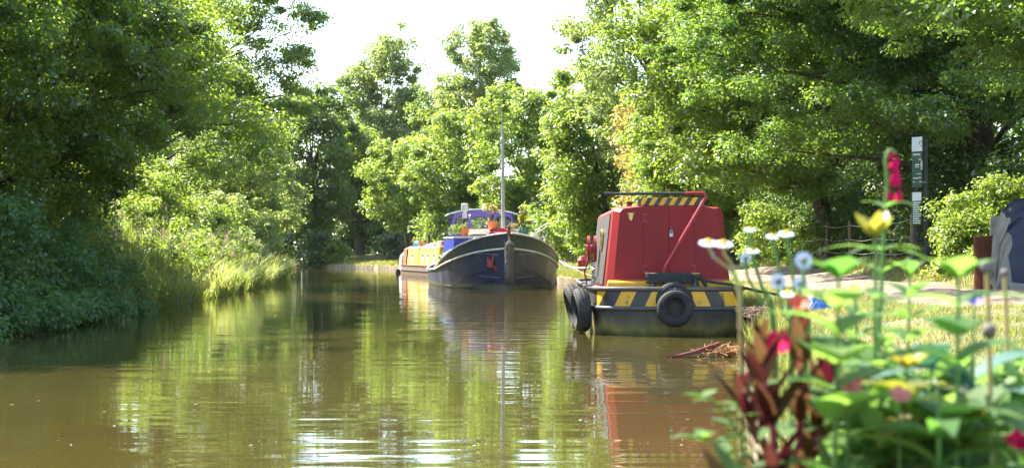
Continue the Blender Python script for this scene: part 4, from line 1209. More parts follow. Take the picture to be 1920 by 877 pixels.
    # low mast fittings by the bow
    mb = MB(); mb.tube([(1.50,5.6,1.75),(1.62,5.4,2.02)], .03, 6); mb.tube([(1.45,5.4,1.95),(1.85,5.2,2.2)], .02, 6); mb.tube([(1.55,5.5,1.86),(1.9,5.4,2.12)], .018, 6); mb.box((1.45,5.6,1.80),(.22,.3,.18))
    mb.build("windlass", M['white'], root, 40)
    for (x, y) in ((-.55, .95), (.62, 1.1)):
        mb = MB(); mb.lathe([(.05,1.4),(.05,1.68),(.08,1.70),(.08,1.73),(.001,1.74)], (x, y, 0), 12); mb.build("bow_bollard", M['steel_dark'], root, 40)
    return root

def pane_mat():
    m = bpy.data.materials.new("window_pane"); m.use_nodes = True
    nt = m.node_tree; nt.nodes.clear(); o = N(nt, "ShaderNodeOutputMaterial")
    t = N(nt, "ShaderNodeBsdfTransparent"); t.inputs[0].default_value = (.62,.68,.64,1)
    g = N(nt, "ShaderNodeBsdfGlossy"); g.inputs["Roughness"].default_value = .03
    f = N(nt, "ShaderNodeFresnel"); f.inputs[0].default_value = 1.6
    mx = N(nt, "ShaderNodeMixShader"); nt.links.new(f.outputs[0], mx.inputs[0]); nt.links.new(t.outputs[0], mx.inputs[1]); nt.links.new(g.outputs[0], mx.inputs[2])
    nt.links.new(mx.outputs[0], o.inputs[0]); return m
M['pane'] = pane_mat()
barge()

# rope fender hanging on the barge's stem
root = thing("bow_fender", "long matted rope fender hanging down the barge's stem", "fender", bl(0, -.19, .2), BROT)
mb = MB(); g = random.Random(2); P = []; rs = []
for k in range(26):
    t = k / 25; P.append((g.uniform(-.006,.006), .03 - .02 * t, 1.33 * t)); rs.append((.145 + g.uniform(-.012,.012)) * min(1, (.35 + t * 5), (.35 + (1 - t) * 6)))
mb.tube(P, rs, 16); mb.build("body", M['hemp'], root, 60)
fz = rng.normal(size=(1600, 3)); fz /= np.linalg.norm(fz, axis=1)[:, None]
hx = rng.uniform(0, 2 * np.pi, 1600); hz = rng.uniform(.02, 1.31, 1600)
Q, tt = blades(np.cos(hx) * .14, .02 + np.sin(hx) * .14, hz, -rng.uniform(.03, .09, 1600), np.full(1600, .012), .6, 1, 5)
fast_mesh("loose_strands", Q, leaf_mat("hemp_strand", (.10,.085,.06), (.34,.28,.20), (.1,.08,.05), (.2,.16,.1), .1, .02), tt, root)
mb = MB(); mb.tube([(0, .02, 1.30), (0, .12, 1.5), (0, .15, 1.62)], .02, 7); mb.build("lanyard", M['rope_pale'], root, 60)

# pots, hose, hoop, tarpaulin on the barge
def pot_plant(name, label, loc, r0, r1, h, potmat, plant_fn, group="potted plants on the barge"):
    root = thing(name, label, "potted plant", loc, 0, group)
    mb = MB(); mb.lathe([(.001,0),(r0,0),(r1*.95,h*.8),(r1*1.06,h*.8),(r1*1.06,h),(r1*.92,h),(r1*.88,h*.85),(.001,h*.84)], (0,0,0), 20)
    mb.build("pot", potmat, root, 40)
    plant_fn(root, h)
def leafy(lobes, mat, L, cr, per, seed, stem=None):
    def fn(root, h):
        C, Rr = clumps_from_lobes([(x, y, z + h, rx, ry, rz) for (x, y, z, rx, ry, rz) in lobes], cr, .9, seed)
        Q, tn = leaves(C, Rr, per, L, seed + 5)
        fast_mesh("foliage", Q, LM[mat], tn, root)
        mb = MB()
        for l in lobes: mb.tube([(0, 0, h * .84), (l[0] * .5, l[1] * .5, h + l[2] * .5), (l[0], l[1], h + l[2])], [.016, .012, .006], 5)
        mb.build("stem", M['wood_brown'], root, 60)
    return fn
pot_plant("potted_plant", "orange terracotta pot of trailing green at the corner of the blue cabin trunk", bl(-1.12, 4.3, 1.75), .12, .18, .26, M['terracotta'], leafy([(-.28,0,-.02,.16,.16,.14),(-.42,.1,-.16,.16,.16,.22),(0,0,.08,.12,.12,.08)], 'light', .06, .09, 26, 3))
pot_plant("potted_tree", "terracotta pot with a small pale tree in front of the wheelhouse window", bl(-.10, 5.1, 1.985), .12, .185, .29, M['terracotta'], leafy([(-.06,0,.48,.24,.2,.13),(.10,0,.36,.14,.14,.10),(-.16,0,.38,.12,.12,.08)], 'gold', .075, .1, 24, 4))
pot_plant("potted_shrub", "green pot with a bushy yellow shrub beside the barge's wheelhouse", bl(1.02, 5.0, 1.80), .14, .19, .27, M['pot_green'], leafy([(0,0,.30,.22,.22,.22),(-.05,0,.55,.14,.14,.16),(.06,0,.12,.22,.2,.1)], 'lime', .075, .1, 30, 5))
pot_plant("potted_flowers", "low pot of orange flowers beside the bushy yellow shrub", bl(.63, 5.1, 1.80), .12, .16, .16, M['terracotta'], leafy([(0,0,.12,.18,.16,.10)], 'gold', .06, .09, 30, 6))
mb = MB(); P = []
for k in range(90):
    a = k / 90 * 2 * math.pi * 5; r_ = .30 + .025 * math.sin(a * 3.1)
    P.append(bl(-.22 + r_ * math.cos(a) * 1.05, 1.25 + r_ * math.sin(a) * .6, 1.70 + .026 * (k / 18) + .10 * math.sin(a) + .05))
mb.tube(P, .022, 6); tag(mb.build("hose_coil", M['redhose'], None, 60), "coil of bright red hose lying on the barge's foredeck", "hose")
root = thing("bicycle_wheel", "spoked bicycle wheel standing on the barge's foredeck beside the stem", "wheel", bl(.35, 1.3, 1.58), BROT)
mb = MB(); mb.tube([(.27 * math.cos(a), 0, .29 + .27 * math.sin(a)) for a in np.linspace(0, 2 * math.pi, 32, endpoint=False)], .018, 6, closed=True); mb.build("tyre", M['rubber'], root, 60)
mb = MB()
for k in range(16):
    a = 2 * math.pi * k / 16; mb.tube([(0, 0, .29), (.26 * math.cos(a), 0, .29 + .26 * math.sin(a))], .003, 4)
mb.tube([(0,-.04,.29),(0,.04,.29)], .018, 8); mb.build("spokes", M['steel'], root, 0)
mb = MB(); g = random.Random(6)
for k in range(7): mb.lathe([(.001,-.05),(.08,-.03),(.10,.02),(.05,.07),(.001,.08)], bl(-1.98 + .05 * k, 3.3 - .11 * k + g.uniform(-.04,.04), .99 + .035 * k + g.uniform(-.02,.03)), 8, Matrix.Rotation(g.uniform(-1,1), 3, 'X'))
tag(mb.build("bundled_tarpaulin", M['teal'], None, 60), "bundled teal tarpaulin on the barge's side deck below the blue trunk", "tarpaulin")
a, b_ = bl(2.0, 3.2, .93), Vector((bx - .93, by + 2.9, .88))
mb = MB(); mb.tube(cat3([a, b_], .10, 30), .02, 7); tag(mb.build("mooring_line", M['rope_teal'], None, 60), "pale teal line stretched from the barge's bow to the red boat", "rope")
a = bl(1.98, 3.0, .98)
mb = MB(); mb.tube(cat3([a, Vector((2.55, 42.2, .42))], .10, 14), .015, 6); tag(mb.build("mooring_line", M['rope_pale'], None, 60), "pale line running from the barge's bow rail down to the towpath edge", "rope")
mb = MB()
for (x, y, h) in ((2.2,43,.2),(2.28,43.4,.28),(2.35,43.9,.22),(2.1,43.2,.14),(2.4,43.1,.32),(2.52,43.5,.3)): mb.tube([(x, y, -.3), (x, y, h)], .05, 7)
tag(mb.build("rotten_piling", M['steel_dark'], None, 40), "row of dark rotten piling stumps between the barge and the bank", "piling")

# ------------------------------------------------------------------ yellow narrowboat
M['ylw'] = worn("bright_yellow_panel", (.66,.44,.015), (.54,.36,.02), 4, .5)
M['ylw_pale'] = worn("sun_faded_yellow_panel", (.60,.42,.055), (.48,.34,.06), 3, .55)
M['nb_hull'] = worn("brown_hull_paint", (.235,.150,.105), (.14,.09,.065), 2.5, .6, .3, .1)
M['redbrown'] = worn("red_brown_cloth", (.36,.12,.07), (.26,.075,.05), 3, .8, .2, .4, stretch=(1,1,.3))
NBP, NBR = (-3.75, 72.0, 0), R(13.2)
NM = Matrix.Translation(NBP) @ Matrix.Rotation(NBR, 4, 'Z')
def nl(x, y, z): return NM @ Vector((x, y, z))
def narrowboat():
    root = thing("narrowboat", "yellow panelled narrowboat with cluttered roof moored behind the barge", "boat", NBP, NBR)
    half = [tuple(p) for p in catmull([(0,-2.2),(.35,-1.75),(.72,-1.0),(.96,-.2),(1.05,.8),(1.05,4),(1.05,11.5),(1.0,12.4),(.8,13),(.4,13.3),(0,13.4)], .3)]
    lp = mirror_outline(half)
    zt = lambda y: .50 + .16 * max(0, (1.2 - y) / 3.4) ** 1.3
    rg = lambda sc_, f: [(x * sc_ + 1.05, y, f(y)) for (x, y) in lp]
    mb = MB(); mb.loft([rg(.9, lambda y: -.4), rg(.97, lambda y: .02), rg(1, lambda y: .2), rg(1, zt)], cap0=True); mb.build("hull", M['nb_hull'], root, 50)
    mb = MB(); mb.loft([rg(.98, lambda y: zt(y) - .03), rg(.97, lambda y: zt(y) - .028)], cap1=True); mb.build("deck", M['nb_hull'], root, 30)
    mb = MB(); mb.tube([(x * 1.01 + 1.05, y, zt(y)) for x, y in lp], .03, 8, closed=True); mb.build("gunwale", M['rust'], root, 60)
    mb = MB(); mb.tube([(x * 1.01 + 1.05, y, .22) for x, y in lp], .028, 8, closed=True); mb.build("rubbing_strake", M['steel_dark'], root, 60)
    def sec(y, wb=.88, wt=.76, zt_=1.50):
        return [(1.05 - wb, y, .47), (1.05 - wt, y, zt_), (1.05 - .4, y, zt_ + .05), (1.05, y, zt_ + .065), (1.05 + .4, y, zt_ + .05), (1.05 + wt, y, zt_), (1.05 + wb, y, .47)]
    mb = MB(); mb.loft([sec(1.0), sec(11.2)], cap0=True, cap1=True); cab = mb.build("cabin", M['ylw'], root, 25)
    mb = MB(); mb.loft([[(x, y, z + .012) for (x, y, z) in sec(yy, .88, .80, 1.505)[1:6]] + [(x, y, z - .05) for (x, y, z) in reversed(sec(yy, .88, .80, 1.505)[1:6])] for yy in (.85, 11.3)], cap0=True, cap1=True); mb.build("roof", M['cream'], root, 30)
    def fl(y, z, o): return (1.05 - (.88 - (z - .47) / 1.03 * .12) - o, y, z)
    for (y0, y1) in ((1.15, 6.6), (7.3, 10.9)):
        mb = MB(); mb.loft([[fl(y0,.52,.0),fl(y1,.52,.0),fl(y1,1.44,.0),fl(y0,1.44,.0)], [fl(y0,.52,.03),fl(y1,.52,.03),fl(y1,1.44,.03),fl(y0,1.44,.03)]], cap1=True)
        mb.build("side_panel", M['ylw_pale'], root, 30)
    for y in (2.3, 4.0, 5.7, 9.2):
        mb = MB(); mb.loft([[fl(y-.32,.66,.03),fl(y+.32,.66,.03),fl(y+.32,1.16,.03),fl(y-.32,1.16,.03)], [fl(y-.32,.66,.05),fl(y+.32,.66,.05),fl(y+.32,1.16,.05),fl(y-.32,1.16,.05)]], cap1=True)
        w = mb.build("window", M['cream'], root, 30)
        mb = MB(); mb.loft([[fl(y-.26,1.0,.05),fl(y+.26,1.0,.05),fl(y+.26,1.12,.05),fl(y-.26,1.12,.05)], [fl(y-.26,1.0,.056),fl(y+.26,1.0,.056),fl(y+.26,1.12,.056),fl(y-.26,1.12,.056)]], cap1=True); mb.build("pane", M['glass'], w, 30)
    # front bulkhead: door, posts, blue panel
    mb = MB(); mb.box((1.05, .985, .98), (.42, .03, .95)); d = mb.build("door", M['wood_brown'], root, 0, .01)
    mb = MB(); mb.box((.80, .97, .98), (.05, .05, 1.0)); mb.box((1.30, .97, .98), (.05, .05, 1.0)); mb.build("door_frame", M['white'], root, 0, .005)
    mb = MB(); mb.box((1.52, .98, .98), (.36, .03, .9)); mb.build("front_panel", M['blue'], root, 0, .005)
    mb = MB(); mb.box((1.05, .3, .62), (1.3, .9, .25)); mb.build("bow_locker", worn("orange_deck", (.55,.2,.08), (.4,.14,.06), 4, .6), root, 0, .02)
    # stern cloths
    mb = MB(); mb.loft([[(.12,y,.5),(.20,y,1.42),(.6,y,1.62),(1.5,y,1.62),(1.9,y,1.42),(1.98,y,.5)] for y in (11.25, 12.4)], closed=False, cap1=True); mb.build("stern_canopy", M['redbrown'], root, 30)
    mb = MB(); mb.loft([[(.02,y,.18),(.10,y,1.05),(.35,y,1.28),(1.6,y,1.28),(1.95,y,1.0),(2.0,y,.18)] for y in (12.45, 13.3)], closed=False, cap0=True, cap1=True); mb.build("stern_cover", M['white'], root, 30)
    mb = MB(); mb.lathe([(.07,1.5),(.07,2.15),(.10,2.16),(.10,2.22),(.001,2.24)], (.75, 6.9, 0), 14); mb.build("chimney", M['black'], root, 40)
narrowboat()
def clutter():
    g = random.Random(12)
    z = 1.565
    gp = "clutter on the narrowboat's roof"
    for (x, y, lab, h, r, mat, lm) in ((.55, 10.6, "brown pot with red flowers farthest along the narrowboat's roof", .24, .15, 'wood_brown', 'gold'), (.62, 9.0, "tall brown flower pot beside the teal bag on the narrowboat's roof", .30, .15, 'terracotta', 'dark'), (.7, 7.7, "terracotta pot of herbs beside the narrowboat's chimney", .2, .14, 'terracotta', 'mid')):
        pot_plant("potted_plant", lab, nl(x, y, z), r * .7, r, h, M[mat], leafy([(0,0,.10,.2,.2,.14)], lm, .09, .12, 18, int(y * 10)), gp)
    mb = MB(); 
    for k in range(5): mb.lathe([(.001,0),(.13,.0),(.17,.12),(.12,.26),(.04,.30),(.001,.30)], nl(.5 + .05 * k, 9.7 - .08 * k, z + g.uniform(0,.04)), 10)
    tag(mb.build("teal_bag", worn("teal_plastic", (.03,.42,.50), (.02,.32,.40), 6, .4), None, 50), "bright teal bag on the narrowboat's roof", "bag", gp)
    mb = MB(); mb.loft([[nl(.35 + .15 * a + g.uniform(-.02,.02), 3.6 + y, z + .22 * math.sin(math.pi * a / 6) * (1 - .12 * y) + g.uniform(0,.03)) for a in range(7)] for y in np.linspace(0, 2.6, 7)], closed=False)
    tag(mb.build("dust_sheet", M['white'], None, 40), "white sheet thrown over a heap in the middle of the narrowboat's roof", "sheet", gp)
    mb = MB()
    for k in range(24):
        x = .42 + .09 * (k % 9) + g.uniform(-.02,.02); zz = z + .05 + .085 * (k // 9) 
        mb.tube([nl(x + .045 * (k // 9), 1.3 + g.uniform(-.1,.1), zz), nl(x + .045 * (k // 9), 2.9 + g.uniform(-.2,.2), zz)], .045, 7)
    tag(mb.build("log_pile", worn("cut_logs", (.40,.27,.17), (.20,.13,.08), 9, .9, .2, .5), None, 40), "stack of cut logs at the near end of the narrowboat's roof", "logs", gp)
clutter()
tag(MB().tube([nl(-.05,12.9,.25), nl(-.08,12.9,.02), nl(-.05,12.9,-.1)], [.13,.16,.12], 10).build("buoy_fender", M['black'], None, 50), "black fender hanging at the narrowboat's white covered stern", "fender")
# ------------------------------------------------------------------ towpath furniture
M['sign_green'] = worn("dark_green_sign_plate", (.030,.075,.038), (.022,.055,.028), 3, .35, .5)
M['sign_pale'] = worn("pale_grey_sign_plate", (.58,.64,.62), (.50,.56,.54), 3, .4, .5)
M['sign_white'] = worn("sign_lettering", (.72,.74,.70), (.6,.62,.58), 5, .5)
M['post_black'] = worn("black_post_paint", (.014,.015,.017), (.03,.03,.03), 6, .5)
def signpost():
    p = W(1725, 493, 26.5); x, y = p.x, p.y
    z0 = float(ground_z(np.array([x]), np.array([y]), 'R')[0])
    rz = R(-38)
    root = thing("towpath_sign", "tall black twin post sign with pale top plate, green plate and small notice below", "sign", (x, y, z0), rz)
    top = CAMZ + (HY - 257) / F * 26.5 - z0
    for xx, dz in ((-.10, -.02), (.095, -.03)):
        mb = MB(); mb.box((xx, .03, (top + dz - .3) / 2), (.06, .06, top + dz + .3)); mb.build("post", M['post_black'], root, 0, .008)
    k = F / 26.5
    zz = lambda py: CAMZ + (HY - py) / k - z0
    wpl = .20
    def plate(nm, y0, y1, mat, w, xo=0):
        mb = MB(); mb.box((xo - .045, -.022, (zz(y0) + zz(y1)) / 2), (w, .022, zz(y0) - zz(y1))); return mb.build(nm, mat, root, 0, .004)
    a = plate("top_plate", 257, 284, M['sign_pale'], wpl)
    b = plate("green_plate", 286, 351, M['sign_green'], wpl)
    c = plate("notice", 360, 422, M['sign_green'], .185, -.015)
    d_ = MB(); d_.box((-.045, -.037, (zz(360) + zz(377)) / 2), (.175, .006, zz(360) - zz(377) - .01)); d_.build("notice_head", M['sign_pale'], c, 0)
    def rows(rl, par, xo):
        mb = MB()
        for (py, x0, x1, h) in rl: mb.box((xo + (x0 + x1) / 2, -.0345, zz(py)), (x1 - x0, .004, h))
        mb.build("lettering", M['sign_white'], par, 0)
    rows([(289,-.09,.05,.012),(291,-.09,.05,.008),(299,.02,.07,.016),(309,-.05,.03,.020),(313,-.05,.02,.012),(326,-.02,.07,.010),(334,-.09,.02,.014),(333,.02,.07,.012),(341,-.09,-.05,.010),(341,.03,.08,.012)], b, -.03)
    rows([(380 + 4.2 * i, -.075, .07 - .03 * (i % 3 == 1), .017) for i in range(10)], c, -.045)
    # small pictogram frame: a tall outlined box
    mb = MB()
    for (x0, x1, za, zb) in ((.058,.064,302,318),(.086,.092,302,318),(.058,.092,302,303),(.058,.092,317,318)):
        mb.box((-.03 + (x0 + x1) / 2, -.0345, (zz(za) + zz(zb)) / 2), (x1 - x0, .004, zz(za) - zz(zb)))
    mb.box((-.03 + .075, -.0345, zz(310)), (.010, .004, .09)); mb.build("pictogram", M['sign_white'], b, 0)
    # small swan-like arc mark on the pale plate
    mb = MB(); mb.tube([(.03 + .03 * math.cos(t), -.036, zz(268) + .03 * math.sin(t)) for t in np.linspace(.3, 4.2, 14)] + [(.035, -.0355, zz(275)), (.07, -.0355, zz(275))], .005, 5); mb.build("logo", M['sign_green'], a, 0)
    mb = MB()
    for py in (342, 371, 413): mb.box((.095, -.008, zz(py)), (.065, .006, .012))
    mb.build("clamp", M['steel'], root, 0)
signpost()

def gz(x, y, side='R'): return float(ground_z(np.array([x]), np.array([y]), side)[0])

def fence():
    root = thing("wire_fence", "sagging post and wire fence along the foot of the shaded hedge", "fence", (8.0, 34, gz(8.0, 34)))
    ox, oy, oz = root.location
    pts = []
    for i, (x, y) in enumerate([(7.75, 27.5), (7.85, 30.5), (8.0, 33.5), (8.05, 36.5), (8.0, 39.5), (7.9, 42.5), (7.7, 46), (7.4, 50)]):
        z = gz(x, y); pts.append((x, y, z))
        mb = MB(); lean = .03 * math.sin(i * 2.7)
        mb.tube([(x - ox, y - oy, z - oz - .3), (x - ox + lean, y - oy, z - oz + .5), (x - ox + 2 * lean, y - oy, z - oz + 1.08)], [.055, .05, .048], 9)
        mb.build("post", M['wood'], root, 50)
    for h in (.35, .65, .98):
        P = []
        for i in range(len(pts) - 1):
            for k in range(6):
                t = k / 6; a, b = Vector(pts[i]), Vector(pts[i + 1]); q = a.lerp(b, t)
                P.append((q.x - ox - .055, q.y - oy, q.z - oz + h - .05 * math.sin(math.pi * t)))
        mb = MB(); mb.tube(P, .006, 5); mb.build("wire", M['galv'], root, 60)
fence()

# covered motorbike
M['tarp_navy'] = worn("navy_cover", (.012,.018,.040), (.020,.026,.050), 3, .55, .4, .25)
M['tarp_grey'] = worn("beige_grey_cover", (.26,.235,.195), (.14,.13,.11), 3, .6, .3, .35)
def covered_bike():
    Y0 = 19.0
    x0 = W(1868, 0, Y0).x
    z0 = gz(x0 + .8, Y0)
    root = thing("covered_motorbike", "motorbike under a draped navy and silver cover standing on the towpath verge", "motorbike", (x0 + .9, Y0, z0))
    top = CAMZ + (HY - 368) / F * Y0 - z0
    g = random.Random(8)
    # long section profile, local x from -.9 (front, seen) to 1.1
    st = [(-.92,.30,.02,.13),(-.88,.86,.05,.20),(-.79,1.12,.06,.25),(-.66,1.24,.05,.29),(-.50,1.30,.04,.33),(-.3,1.33,.04,.35),(0,1.20,.05,.34),(.3,1.08,.05,.33),(.7,1.05,.05,.32),(1.0,.98,.06,.27),(1.12,.80,.08,.18)]
    sc_ = top / 1.33
    def ring(x, h, zb, w, n=44):
        out = []
        for k in range(n):
            a = math.pi * k / (n - 1)
            yy = -math.cos(a) * w * (1 + .09 * math.sin(k * 2.2 + x * 3) + .05 * math.sin(k * 3.4 - x * 7)) * (1.0 if 0 < k < n - 1 else 1.12)
            zz = zb + (h * sc_ - zb) * math.sin(a) ** .55 + .03 * math.sin(k * 1.9 + x * 7) * math.sin(a)
            out.append((x + .03 * math.sin(k * .9 + x * 5), yy, zz))
        return out
    mb = MB(); mb.loft([ring(*s) for s in st[2:]], closed=False, cap1=True); mb.build("cover", M['tarp_navy'], root, 50)
    mb = MB(); mb.loft([ring(x - (.0), h, zb, w) for (x, h, zb, w) in st[:3]], closed=False, cap0=True); mb.build("cover_front", M['tarp_grey'], root, 50)
    # turned up hem showing the silver lining
    mb = MB(); P = []
    for k in range(9):
        t = k / 8; P.append([(-.86 + .40 * t, -.26 - .06 * t, .10 + .03 * math.sin(t * 5)), (-.80 + .40 * t, -.36 - .06 * t, .05), (-.88 + .42 * t, -.30 - .07 * t, .19 - .05 * t), (-.86 + .40 * t, -.26 - .06 * t, .10 + .03 * math.sin(t * 5))])
    mb.loft(P, closed=False); mb.build("hem", M['tarp_grey'], root, 50)
    for x in (-.55, .75):
        mb = tyre_mesh(.30, .12, AX['y']); o = mb.build("wheel", M['rubber'], root, 40); o.location = (x, 0, .29)
covered_bike()

M['wood_pale'] = worn('bleached_wood', (.36,.31,.25), (.20,.16,.12), 5, .85, .2, .4, stretch=(1,1,6))
def fire_basket():
    Yb = 20.5
    p = W(1849, 496, Yb); z0 = gz(p.x, Yb)
    root = thing("fire_basket", "rusty ribbed iron fire basket standing against the bright elder bush", "basket", (p.x, Yb, z0))
    top = CAMZ + (HY - 444) / F * Yb - z0
    mb = MB(); n = 34
    for k in range(n):
        a = 2 * math.pi * k / n
        mb.tube([(.155 * math.cos(a), .155 * math.sin(a), .02), (.165 * math.cos(a), .165 * math.sin(a), top)], .010, 6)
    mb.build("bars", M['rust'], root, 50)
    mb = MB(); mb.lathe([(.001,.04),(.145,.04),(.152,top*.96)], (0, 0, 0), 28); mb.build("liner", worn("red_rusted_liner", (.25,.07,.045), (.12,.045,.03), 5, .8), root, 40)
    for z, nm in ((.03, "base_ring"), (top, "rim")):
        mb = MB(); mb.tube([(.168 * math.cos(a), .168 * math.sin(a), z) for a in np.linspace(0, 2 * math.pi, 30, endpoint=False)], .014, 6, closed=True); mb.build(nm, M['rust'], root, 60)
    # plank leaning behind it
    q = W(1868, 0, Yb + .35)
    mb = MB(); h = CAMZ + (HY - 405) / F * (Yb + .35) - z0
    g = random.Random(3)
    mb.box((q.x, Yb + .35, z0 + h / 2), (.20, .035, h), rx=R(-5), ry=R(3)); 
    tag(mb.build("weathered_plank", M['wood_pale'], None, 0, .006), "weathered grey plank leaning upright behind the rusty fire basket", "plank")
    mb = MB(); mb.box((q.x + .15, Yb + .33, z0 + h / 2 + .04), (.10, .04, h + .05), rx=R(-4))
    tag(mb.build("weathered_plank", M['wood_brown'], None, 0, .006), "narrow brown plank upright between the grey plank and the covered motorbike", "plank")
fire_basket()

# stump with a tangle of twigs beside the stern
def stump():
    Yb = 17.6
    p = W(1421, 590, Yb)
    root = thing("mooring_post", "squat grey timber post at the water's edge crowned with a tangle of twigs", "post", (p.x, Yb, 0))
    top = p.z
    mb = MB(); mb.tube([(0,0,-.8),(0,0,.05),(.01,0,top)], [.105,.10,.095], 12); mb.build("trunk_post", M['wood'], root, 50)
    mb = MB(); g = random.Random(7)
    for k in range(150):
        a, e = g.uniform(0, 6.28), g.uniform(-.2, .9)
        c = Vector((g.gauss(0, .08), g.gauss(0, .08), top + g.uniform(-.02, .09)))
        d = Vector((math.cos(a), math.sin(a), e * .5)).normalized() * g.uniform(.06, .19)
        mb.tube([c - d * .5, c + Vector((0, 0, g.uniform(-.02, .03))), c + d * .6], [.005, .004, .002], 4)
    mb.build("twig_tangle", worn("dry_twigs", (.30,.22,.15), (.14,.09,.07), 20, .9), root, 0)
stump()

def driftwood():
    a, b = W(1256, 669, 15.1), W(1352, 655, 15.1)
    mb = MB(); pts = [Vector((a.x, 15.0, .0)), Vector(((a.x + b.x) / 2, 15.1, .035)), Vector((b.x, 15.25, .095))]
    mb.loft([[p + Vector((0, -.05, 0)), p + Vector((0, -.05, h)), p + Vector((0, .05, h)), p + Vector((0, .05, 0))] for p, h in zip(pts, (.012, .035, .055))], cap0=True, cap1=True)
    mb.tube([(a.x - .05, 14.92, .012), (b.x - .1, 15.05, .075), (b.x + .06, 15.1, .125)], .008, 5)
    tag(mb.build("floating_plank", worn("wet_dark_red_plank", (.14,.025,.025), (.07,.018,.016), 6, .3, .6), None, 30), "dark red plank slanting out of the water below the red boat's stern", "plank")
    c = W(1357, 655, 15.1); g = random.Random(2); mb = MB()
    for k in range(130):
        o = Vector((c.x + g.gauss(.06, .10), 15.15 + g.gauss(0, .08), max(.0, .05 + g.gauss(0, .03))))
        d = Vector((g.gauss(0, 1), g.gauss(0, 1), g.gauss(0, .45))).normalized() * g.uniform(.05, .16)
        mb.tube([o - d, o + Vector((0, 0, .015)), o + d], [.004, .005, .003], 4)
    for k in range(16):
        x = c.x - .03 + g.gauss(0, .03); mb.tube([(x, 15.1, .10), (x + g.gauss(0, .02), 15.07, -.06)], .006, 4)
    tag(mb.build("straw_tangle", worn("dry_straw", (.38,.20,.08), (.24,.12,.05), 12, .9), None, 0), "orange brown straw tangle caught at the end of the floating plank", "straw")
driftwood()

# timber edging and blue tarpaulin by the bank
x0, x1 = W(1478, 0, 16.3).x, W(1600, 0, 16.3).x
mb = MB(); zt = CAMZ - (592 - HY) / F * 16.3
mb.box(((x0 + x1) / 2, 16.3, zt - .06), (x1 - x0, .12, .14)); 
tag(mb.build("timber_edging", M['wood'], None, 0, .012), "weathered timber edging beam lying in the grass beside the blue tarpaulin", "beam")
mb = MB(); g = random.Random(11); rows = []
for j in range(8):
    rows.append([(x0 + .10 + .075 * i, 16.75 + .09 * j, zt + .02 + .16 * math.sin(math.pi * i / 8) * math.sin(math.pi * (j + .3) / 7.6) + g.uniform(0, .035)) for i in range(9)])
mb.loft(rows, closed=False)
tag(mb.build("blue_tarpaulin", worn("blue_tarp", (.012,.07,.22), (.01,.05,.15), 5, .45), None, 0), "crumpled bright blue tarpaulin lying behind the timber edging", "tarpaulin")
# bricks on the verge
for i, (px, lab) in enumerate(((1752, "lone reddish brick on the sunny verge beneath the signpost"), (1761, "darker reddish brick lying against another on the verge beneath the signpost"))):
    p = W(px, 507, 25.2); z = gz(p.x, 25.2)
    mb = MB(); mb.box((p.x, 25.2 + .03 * i, z + .05), (.075, .21, .07), rz=R(14 * i), ry=R(5)); tag(mb.build("brick", worn("old_brick", (.24,.10,.065), (.14,.07,.05), 12, .9), None, 0, .005), lab, "brick")
# red litter bin glimpsed on the far verge
p = W(1092, 470, 52); z = gz(p.x, 52)
mb = MB(); mb.lathe([(.001,0),(.15,.0),(.17,.42),(.19,.45),(.10,.60),(.001,.63)], (p.x, 52, z), 14)
tag(mb.build("red_can", M['redhose'], None, 40), "small red can standing on the sunny verge behind the red boat", "can")

# specks, fallen leaves and seed fluff floating on the canal
n = 260
g = np.random.default_rng(21)
fy = 8 + 60 * g.random(n) ** 1.5; fx = g.uniform(-.36, .16, n) * fy
xl = np.interp(fy, LB[:, 1], LB[:, 0]) + .5; xr = np.interp(fy, RB[:, 1], RB[:, 0]) - .4
fx = np.clip(fx, xl, xr); s = g.uniform(.006, .022, n); a = g.uniform(0, 6.28, n)
Q = np.stack([np.stack([fx + s * np.cos(a + k * 1.57) * (1 if k % 2 else .6), fy + s * np.sin(a + k * 1.57) * (1 if k % 2 else .6), np.full(n, .004) + .003 * (k == 1)], 1) for k in range(4)], 1)
tag(fast_mesh("floating_leaf_specks", Q, leaf_mat("pale_speck", (.16,.12,.05), (.42,.38,.28), (.2,.2,.1), (.3,.3,.2), .2, .02), g.random(n)), kind="stuff")

# ------------------------------------------------------------------ flower border nearest the viewer
def blade_leaf(mb, base, d, up, L, w, curl=.25, fold=.18, n=6, mi=0):
    """one real leaf: pointed, folded along its midrib, curling down"""
    d = Vector(d).normalized(); up = Vector(up); s = d.cross(up)
    if s.length < 1e-4: s = d.orthogonal()
    s.normalize(); nr = s.cross(d).normalized()
    vs, fs = [], []
    p = Vector(base)
    for i in range(n + 1):
        t = i / n
        wd = w * .5 * (math.sin(math.pi * min(1, t * .93 + .05)) ** .8) * (1.15 - .45 * t)
        if i == n: wd = .0005
        q = Vector(base) + d * (L * t) - nr * (curl * L * t * t)
        vs += [q - s * wd + nr * fold * wd, q, q + s * wd + nr * fold * wd]
    for i in range(n):
        a = i * 3
        fs += [(a, a + 1, a + 4, a + 3), (a + 1, a + 2, a + 5, a + 4)]
    mb.mi = mi
    mb.add(vs, fs)

